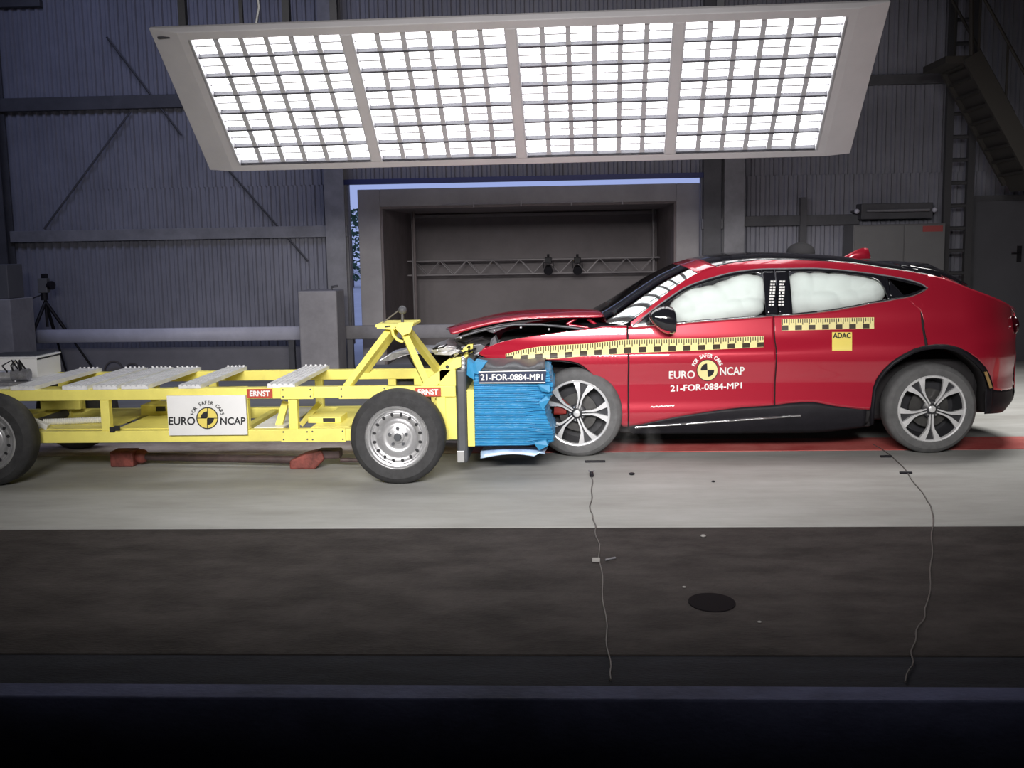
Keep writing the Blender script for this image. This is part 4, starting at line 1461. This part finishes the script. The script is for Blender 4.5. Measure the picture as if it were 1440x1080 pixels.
# underbody
MB().box((Kd(884, 600, .2)[0], .14, .20), (Kd(1225, 600, .2)[0], CW - .14, .36)).build('underbody', M['dark_in'], car, bevel=.03)
MB().box((.36, .40, .26), (.68, CW - .40, .62)).build('rear_underbody', M['dark_in'], car, bevel=.05)
MB().box((-.55, .34, .22), (.5, CW - .34, .72)).build('axle_carrier', M['dark_in'], car, bevel=.05)
MB().box((Kd(868, 600, .3)[0], .16, .17), (Kd(905, 600, .3)[0], .5, .5)).build('sill_end', M['dark_in'], car, bevel=.03)

# wheels
RC = float(Kd(1309, 575.5, 0)[2])
XF = float(Kd(811, 584, .03)[0])


def arc_liner(pts, cx, cz, name, din=.34, f_in=.94, ring=True):
    near = [K(*p) for p in pts]
    for side in (0, 1):
        Y = (lambda y: y) if side == 0 else (lambda y: CW - y)
        if ring:
            P = []
            for p in near:
                q = np.array((cx + (p[0] - cx) * f_in, 0, cz + (p[2] - cz) * f_in))
                y = p[1]
                P.append([(p[0] + (p[0] - cx) * .012, Y(y - .004), p[2] + (p[2] - cz) * .012), ((p[0] + q[0]) / 2, Y(y - .012), (p[2] + q[2]) / 2), (q[0], Y(y + .0), q[2]), (q[0], Y(y + .03), q[2])])
            MB().grid(P).build('arch_cladding', M['plastic'], car, smooth=40, fixn=False, solid=-.006)
        P = []
        for p in near:
            q = (cx + (p[0] - cx) * (f_in if ring else .985), cz + (p[2] - cz) * (f_in if ring else .985))
            P.append([(q[0], Y(p[1] + .02), q[1]), (q[0], Y(p[1] + din * .5), q[1]), (q[0], Y(p[1] + din), q[1])])
        MB().grid(P).build(name, M['dark_in'], car, smooth=50, fixn=False, solid=-.005)


arc_liner([(1224, 598), (1225, 575), (1228, 546), (1234, 532), (1243, 520), (1255, 508.5), (1270, 499), (1285, 491.5), (1300, 487), (1316, 485), (1332, 485.5), (1348, 489.5), (1361, 496), (1374, 505.5), (1385, 517), (1392, 530), (1396, 545), (1396, 560), (1392, 581)], 0, RC, 'wheel_liner')
arc_liner([(772, 507), (790, 508), (811, 511), (823, 518), (833, 527), (843, 538), (852, 551), (860, 565), (866, 579), (872, 590), (877, 601)], XF, RC - .02, 'wheel_liner', ring=False)
p = [(1383, 523), (1387, 522), (1395, 545), (1391, 546)]
MB().prism([K(*q, .016) for q in p], (0, .012, 0)).build('side_marker', M['amber'], car, bevel=.002)


def car_wheel(R, name='wheel'):
    w = .22
    rr = R * .735
    t = MB().lathe(tyre_profile(R, rr, w, .022), n=72, close=True).build(name, M['rubber_dusty'], car, smooth=40)
    MB().lathe([(rr + .004, .012), (rr - .003, .003), (rr - .014, .006), (rr - .02, .02), (rr - .02, w - .01)], n=64).build('rim_lip', M['alloy'], t, smooth=40)
    MB().lathe([(rr - .021, .03), (rr - .05, w * .75), (.001, w * .75)], n=48).build('rim_barrel', M['alloy_dark'], t, smooth=40)
    MB().lathe([(R * .43, .085), (R * .43, .105), (.06, .105), (.06, .085), (R * .43, .085)], n=40).build('brake_disc', M['disc'], t, smooth=30)
    ro = rr - .012
    for k in range(5):
        a0 = pi / 2 + 2 * pi * k / 5
        mb = MB()
        dk = MB()
        for sgn in (-1, 1):
            def pt(r, off_, y):
                e = np.array((cos(a0), 0, sin(a0)))
                tt = np.array((-sin(a0), 0, cos(a0)))
                return e * r + tt * off_ + np.array((0, y, 0))
            st = [(.042, .0105, .011, .010), (rr * .45, .0125, .014, .004), (rr * .60, .020, .022, .003), (rr * .80, .046, .042, .003), (ro, .068, .058, .008)]
            front = [[pt(r, sgn * (c - w_ / 2), y), pt(r, sgn * (c + w_ / 2), y)] for r, c, w_, y in st]
            back = [[pt(r, sgn * (c - w_ / 2), y + .03), pt(r, sgn * (c + w_ / 2), y + .03)] for r, c, w_, y in st]
            n0 = len(st)
            for i in range(n0 - 1):
                A, B = front[i], front[i + 1]
                C, D = back[i], back[i + 1]
                mb.add([A[0], A[1], B[1], B[0]], [(0, 1, 2, 3)])
                mb.add([A[0], B[0], D[0], C[0], A[1], B[1], D[1], C[1]], [(0, 1, 2, 3), (7, 6, 5, 4)])
                if i < n0 - 1:
                    pass
            mb.add([back[0][0], back[0][1], front[0][1], front[0][0]], [(0, 1, 2, 3)])
        sp_ = mb.build('spoke', M['alloy'], t, fixn=False)
        q = [pt(rr * .3, -.012, .03), pt(rr * .3, .012, .03), pt(ro, .05, .03), pt(ro, -.05, .03)]
        dk.prism(q, (0, .012, 0))
        dk.build('spoke_web', M['alloy_dark'], sp_)
    hub = MB().lathe([(.001, .002), (.026, .003), (.034, .010), (.06, .014), (.072, .022), (.074, .05)], n=30).build('hub', M['alloy_dark'], t, smooth=40)
    MB().lathe([(.001, -.0015), (.02, -.001), (.027, .003), (.027, .006)], n=20).build('hub_cap', M['alloy'], hub, smooth=40)
    mb = MB()
    for k in range(5):
        a = 2 * pi * (k + .5) / 5 + pi / 2
        mb.tube([(.055 * cos(a), .005, .055 * sin(a)), (.055 * cos(a), .02, .055 * sin(a))], .008, 6)
    mb.build('lug_nut', M['chrome'], hub, kind='stuff')
    return t


wr = car_wheel(RC)
wr.location = (0, 0, RC)
wr.rotation_euler = (0, radians(38), 0)
wr2 = copy_part(wr, car, (0, CW, RC), (0, 0, pi))
wf2 = copy_part(wr, car, (XF, CW, RC), (0, 0, pi))
RFf = float(Kd(811, 584, .03)[2])
wf = copy_part(wr, car, (XF, .035, RC * .985), (0, radians(14), radians(-9)))
cal = MB()
for r0, r1, y in ((.09, .155, .06),):
    Pn = []
    for i in range(9):
        a = radians(150 + 50 * i / 8)
        Pn.append([(r0 * 1.1 * cos(a), .075, r0 * 1.1 * sin(a)), (r0 * cos(a) * 1.1, .05, r0 * sin(a) * 1.1), (r1 * 1.2 * cos(a), .05, r1 * 1.2 * sin(a)), (r1 * 1.2 * cos(a), .085, r1 * 1.2 * sin(a))])
    cal.grid(Pn)
cal.build('brake_caliper', mat('red_caliper', (0.35, 0.04, 0.03), 0.45), wf, smooth=40, fixn=False, solid=.01)

# door mirror
c = K(931, 447)
mir = MB()
P = []
prof = [(912, 445, 445.5), (916, 437, 452), (922, 434, 459), (930, 431.5, 465), (938, 431, 468), (945, 432.5, 469), (949.5, 438, 467), (950.5, 448, 460)]
for px, yt, ybm in prof:
    m_ = (yt + ybm) / 2
    h = abs(ybm - yt) / 2
    cc = Kd(px, m_, c[1] - .14)
    hz = h / 167
    P.append([(cc[0], cc[1] + .085 * cos(a) * min(1, h / 10 + .2), cc[2] + hz * sin(a)) for a in [2 * pi * k / 14 for k in range(15)]])
mo = MB().grid(P).build('door_mirror', M['gloss_black'], car, smooth=60)
mo['label'] = 'black door mirror'
MB().bar(Kd(918, 452, c[1] - .10), K(914, 456, -.02), .05, .03).build('mirror_arm', M['plastic'], mo, bevel=.005)
MB().prism([Kd(px, py, c[1] - .19) for px, py in ((922, 458), (946, 461), (941, 470.5), (931, 466))], (0, .05, 0)).build('mirror_shell', M['paint'], mo, bevel=.008)
mo2 = MB().grid([[(x, CW - y, z) for x, y, z in r] for r in P]).build('door_mirror', M['gloss_black'], car, smooth=60)

# roof fin
c0 = Kd(1207, 359, CW / 2)
fin = MB()
st = [(-.12, -.01, .012), (-.07, .022, .024), (-.01, .05, .03), (.04, .064, .028), (.085, .058, .02), (.105, -.01, .012)]
P = []
for dx, h, w_ in st:
    P.append([(c0[0] + dx, CW / 2 - w_, c0[2] - .03), (c0[0] + dx, CW / 2 - w_ * .6, c0[2] + h * .6), (c0[0] + dx, CW / 2, c0[2] + h), (c0[0] + dx, CW / 2 + w_ * .6, c0[2] + h * .6), (c0[0] + dx, CW / 2 + w_, c0[2] - .03)])
fin.grid(P)
fin.build('roof_fin', M['paint'], car, smooth=60, solid=.003, fixn=False)


# airbags: billowed curtains just inside the glass
def airbag(blobs, name='airbag'):
    mb = MB()
    for px, py, rx_, rz_, dep in blobs:
        x, z = Kxz(px, py)
        y = S(x, z) + .135 + dep
        c = Kd(px, py, y)
        mb.ball(c, (rx_ / 163, .085, rz_ / 163), 20, 14)
    o = mb.build(name, M['airbag'], car, smooth=80)
    r = o.modifiers.new('remesh', 'REMESH')
    r.mode = 'VOXEL'
    r.voxel_size = .014
    r.use_smooth_shade = True
    s_ = o.modifiers.new('smooth', 'SMOOTH')
    s_.factor = .5
    s_.iterations = 2
    return o


airbag([(1046, 407, 29, 21, 0), (1062, 412, 18, 24, .01), (1022, 412, 24, 17, .01), (1000, 421, 28, 19, 0), (978, 426, 26, 21, .01), (962, 434, 20, 18, 0), (968, 448, 26, 12, .01), (1000, 442, 30, 15, .01), (1030, 436, 28, 15, 0), (1054, 432, 20, 14, 0), (950, 444, 16, 14, .02)])
airbag([(1126, 405, 22, 22, 0), (1150, 402, 26, 19, .01), (1176, 402, 28, 18, 0), (1204, 402, 26, 16, .01), (1226, 409, 19, 17, 0), (1126, 426, 22, 18, .01), (1156, 426, 30, 16, 0), (1192, 422, 30, 14, .01), (1218, 417, 22, 12, 0)])
# seats, dashboard, steering wheel inside
for px, w_ in ((1035, .5), (1200, .5)):
    b = Kd(px, 470, .9)
    for y in (.42, 1.02):
        s0 = MB().box((b[0] - .42, y, .42), (b[0] + .08, y + .46, .62)).build('seat', M['seat'], car, bevel=.05)
        MB().bar((b[0] + .06, y + .23, .6), (b[0] + .26, y + .23, 1.16), .44, .14, up=(1, 0, 0)).build('seat_back', M['seat'], s0, bevel=.04)
        MB().box((b[0] + .24, y + .12, 1.18), (b[0] + .34, y + .34, 1.34)).build('headrest', M['seat'], s0, bevel=.03)
d = Kd(905, 470, .5)
MB().box((d[0] - .25, .2, .7), (d[0] + .2, CW - .2, Kd(905, 462, .5)[2])).build('dashboard', M['dark_in'], car, bevel=.06)
mb = MB()
cst = Kd(950, 455, .5)
mb.tube([(cst[0] + .05 * sin(a) * .4, .62 + .17 * cos(a), cst[2] - .02 + .16 * sin(a)) for a in [2 * pi * k / 24 for k in range(25)]], .014, 8)
mb.build('steering_wheel', M['plastic'], car, smooth=60)

# paper marker strips on the black door pillars
for px0, px1, dx in ((1079.5, 1089, 3.5), (1093, 1103, 2.5)):
    q = [K(px0 + dx, 394, .004), K(px1 + dx - 1, 394, .004), K(px1 - .5, 431, .004), K(px0 - .5 + 1, 431, .004)]
    mk = MB()
    for j in range(9):
        for i in range(2):
            f0, f1 = j / 9 + .012, (j + 1) / 9 - .03
            a0, a1 = (.08, .46) if i == 0 else (.54, .95)
            if (j * 2 + i) % 5 == 3:
                a1 -= .15
            def bl(u, v):
                return q[0] * (1 - u) * (1 - v) + q[1] * u * (1 - v) + q[2] * u * v + q[3] * (1 - u) * v
            mk.add([bl(a0, f0), bl(a1, f0), bl(a1, f1), bl(a0, f1)], [(0, 1, 2, 3)])
    mk.build('marker_strip', M['print_white'], car, fixn=False)


# ruler tape
def tape(top, bot, xa, xb, block, name='ruler_tape'):
    ft = pchip([p[0] for p in top], [p[1] for p in top])
    fbm = pchip([p[0] for p in bot], [p[1] for p in bot])
    n = int((xb - xa) / 4)
    P = [[K(xa + (xb - xa) * i / n, ft(xa + (xb - xa) * i / n) * (1 - v) + fbm(xa + (xb - xa) * i / n) * v, .002) for v in np.linspace(0, 1, 13)] for i in range(n + 1)]
    o = MB().grid(P, flip=True).build(name, M['tape'], car, smooth=60, fixn=False)
    mb = MB()

    def quad(x0, x1, v0, v1):
        row = []
        for x in (x0, x1):
            row.append([K(x, ft(x) + (fbm(x) - ft(x)) * v, .0035) for v in np.linspace(v0, v1, 5)])
        mb.grid(row, flip=True)
    x = xa
    k = 0
    while x < xb - 1:
        x1 = min(x + block, xb)
        if k % 2 == 0:
            quad(x, x1, .56, .97)
        for j in range(3):
            xx = x + block * (j + .15) / 3
            if xx + 1.3 < xb:
                quad(xx, xx + 1.3, .03, .52 if j == 0 else .36)
        x = x1
        k += 1
    mb.build('tape_marks', M['tick'], o, fixn=False)


tape([(711, 498), (725, 494), (740, 490.5), (772, 486), (820, 483.5), (846, 481), (882, 477.5), (975, 476), (1075, 472.5)],
     [(711, 504), (725, 505), (745, 505.5), (772, 505), (820, 501), (846, 499.5), (882, 497), (975, 493), (1075, 488)], 711, 1074, 10.4)
tape([(1098, 448.5), (1229, 446)], [(1098, 465), (1229, 462)], 1099, 1229, 9.5)
st_ = [[K(1170 + 28 * i / 6, 467 + 26 * j / 14, .003) for j in range(15)] for i in range(7)]
so = MB().grid(st_, flip=True).build('square_sticker', M['sticker_y'], car, fixn=False)
mb = MB()
text_box(mb, 'ADAC', 1171.5, 468, 1196, 475.5, lambda px, py, e=0: K(px, py, .005 + e), bold=.4)
mb.build('lettering', M['black'], so, fixn=False)

# door lettering and target
f1 = lambda px, py, e=0: K(px, py, .003 + e)
mb = MB()
text_box(mb, 'EURO', 941, 522, 977, 532.5, f1, slope=-.02, bold=.3)
text_box(mb, 'NCAP', 1012.5, 516.5, 1046.5, 527.5, f1, slope=-.02, bold=.3)
text_arc(mb, 'FOR SAFER CARS', 994.7, 520.5, 18, 5.6, -68, 66, f1, bold=.35)
text_box(mb, '21-FOR-0884-MP1', 943, 542, 1043, 550.5, f1, slope=-.045, bold=.32)
decal = mb.build('door_lettering', M['print_white'], car, fixn=False, kind='stuff')
mb = MB()
disc_px(mb, 994.7, 520.5, 15, f1)
mb.build('target_disc', M['tape'], decal, fixn=False)
f2 = lambda px, py, e=0: K(px, py, .0045 + e)
mb = MB()
disc_px(mb, 994.7, 520.5, 9.5, f2, -3, 87, 10)
disc_px(mb, 994.7, 520.5, 9.5, f2, 177, 267, 10)
disc_px(mb, 994.7, 520.5, 15.2, f2, 0, 360, 40, rin=14.2)
mb.build('target_quadrant', M['black'], decal, fixn=False)
mb = MB()
text_box(mb, '~~~~~', 915, 571, 948, 573.5, f1, slope=-.06, bold=.2)
mb.build('door_scuff', M['print_white'], car, fixn=False)

# ================================================================== FLOOR CABLES AND LITTER
def cable(pxs, name, label):
    pts = [G(*p) for p in pxs]
    out = []
    for a, b in zip(pts, pts[1:]):
        for t in np.linspace(0, 1, 5)[:-1]:
            p = a + (b - a) * t
            out.append((p[0] + .006 * sin(len(out) * 1.1), p[1], .004 if p[1] > Yedge else -.003))
    b = pts[-1]
    out.append((b[0], b[1], -.003))
    return tag(MB().tube(out, .0042, 6).build(name, M['cable'], smooth=60), label, 'cable')


cable([(832, 672), (833, 688), (831, 705), (830, 720), (836, 733), (837, 745), (842, 765), (844, 790), (848, 830), (852, 880), (856, 920), (859, 955)], 'floor_cable', 'thin dark cable running over the floor from below the front wheel')
cable([(1228, 626), (1255, 642), (1275, 664), (1292, 688), (1310, 712), (1312, 740), (1310, 775), (1309, 810), (1304, 850), (1298, 870), (1288, 890), (1283, 915), (1282, 935), (1273, 958)], 'floor_cable', 'thin wavy cable running over the floor from below the rear wheel')
c = G(832, 671)
t = thing('cable_plug', 'small black cable plug on pale concrete below the front wheel', 'plug', (c[0], c[1], 0))
MB().tube([(c[0], c[1], .012), (c[0], c[1] + .05, .02)], .016, 8).build('body', M['plastic'], t, smooth=50)
for s in (-1, 1):
    MB().tube([(c[0], c[1] + .04, .02), (c[0] + s * .02, c[1] + .07, .035)], .006, 6).build('pin', M['steel_grey'], t)
c = G(844, 789)
t = thing('cable_plug', 'pale cable plug on the dark asphalt strip', 'plug', (c[0], c[1], -.006))
MB().box((c[0] - .045, c[1] - .012, -.004), (c[0] + .0, c[1] + .012, .018)).build('body', M['cable_pale'], t, bevel=.004)
MB().tube([(c[0] + .03, c[1], .007), (c[0] + .085, c[1] + .04, .007)], .006, 6).build('pin', M['steel_grey'], t)
for px, py, lx, lab in ((837, 650, .16, 'dark bar lying on concrete just below the front tyre'), (1246, 643, .09, 'short dark bar lying below the rear tyre by the cable'), (1274, 666, .09, 'dark clip bar lying across the cable below the rear wheel')):
    c = G(px, py)
    mb = MB()
    mb.prism([(c[0] - lx / 2, c[1] - .015, 0), (c[0] + lx / 2, c[1] - .01, 0), (c[0] + lx / 2, c[1] + .012, 0), (c[0] + lx * .1, c[1] + .02, 0), (c[0] - lx / 2, c[1] + .015, 0)], (0, 0, .014))
    tag(mb.build('debris_bar', M['plastic'], bevel=.003), lab, 'debris')
for px, py, r, m, lab in ((888.5, 668, .018, 'plastic', 'small round black pellet on the pale concrete'), (989, 754, .014, 'cable_pale', 'small white scrap near the front edge of the asphalt'), (1003, 678, .011, 'plastic', 'tiny dark speck on the concrete between the car wheels'), (1068, 874, .008, 'cable_pale', 'tiny pale crumb beside the dark floor cover'), (962, 825, .008, 'cable_pale', 'tiny pale crumb just behind the dark floor cover')):
    c = G(px, py)
    z = 0 if c[1] > Yedge else -.006
    tag(MB().ball((c[0], c[1], z + r * .55), (r * 1.3, r, r * .6), 8, 6).build('debris_chip', M[m], smooth=60), lab, 'debris')
c = G(1001, 846)
ex = (G(1034, 846)[0] - G(968, 846)[0]) / 2
ey = (G(1001, 833)[1] - G(1001, 859)[1]) / 2
mb = MB()
mb.add([(c[0] + ex * cos(a), c[1] + ey * sin(a), z) for z in (-.0058, -.001) for a in [2 * pi * k / 40 for k in range(40)]], [tuple(range(40, 80))] + [(k, (k + 1) % 40, 40 + (k + 1) % 40, 40 + k) for k in range(40)])
tag(mb.build('floor_cover', mat('black_cover', (.012, .010, .012), .9, spec=.05)), 'dark oval floor cover set in the asphalt', 'cover')

# faint dust thrown up round the front tyre
dm = bpy.data.materials.new('thin_dust')
dm.use_nodes = True
nt = dm.node_tree
nt.nodes.clear()
out_ = nt.nodes.new('ShaderNodeOutputMaterial')
vs_ = nt.nodes.new('ShaderNodeVolumeScatter')
vs_.inputs['Color'].default_value = (0.85, 0.84, 0.82, 1)
tc = nt.nodes.new('ShaderNodeTexCoord')
no = nt.nodes.new('ShaderNodeTexNoise')
no.inputs['Scale'].default_value = 7
no.inputs['Detail'].default_value = 4
rp = nt.nodes.new('ShaderNodeMapRange')
rp.inputs['From Min'].default_value = .42
rp.inputs['From Max'].default_value = .75
rp.inputs['To Min'].default_value = 0.0
rp.inputs['To Max'].default_value = 1.6
nt.links.new(tc.outputs['Object'], no.inputs['Vector'])
nt.links.new(no.outputs['Fac'], rp.inputs['Value'])
nt.links.new(rp.outputs[0], vs_.inputs['Density'])
nt.links.new(vs_.outputs[0], out_.inputs['Volume'])
c = G(838, 646)
dust = MB().ball((0, 0, .17), (.42, .16, .165), 24, 14).build('dust', dm, smooth=60, kind='stuff')
dust.location = (c[0] + .16, c[1] - .17, .006)
tag(dust, 'faint grey dust hanging round the foot of the front tyre', 'dust')
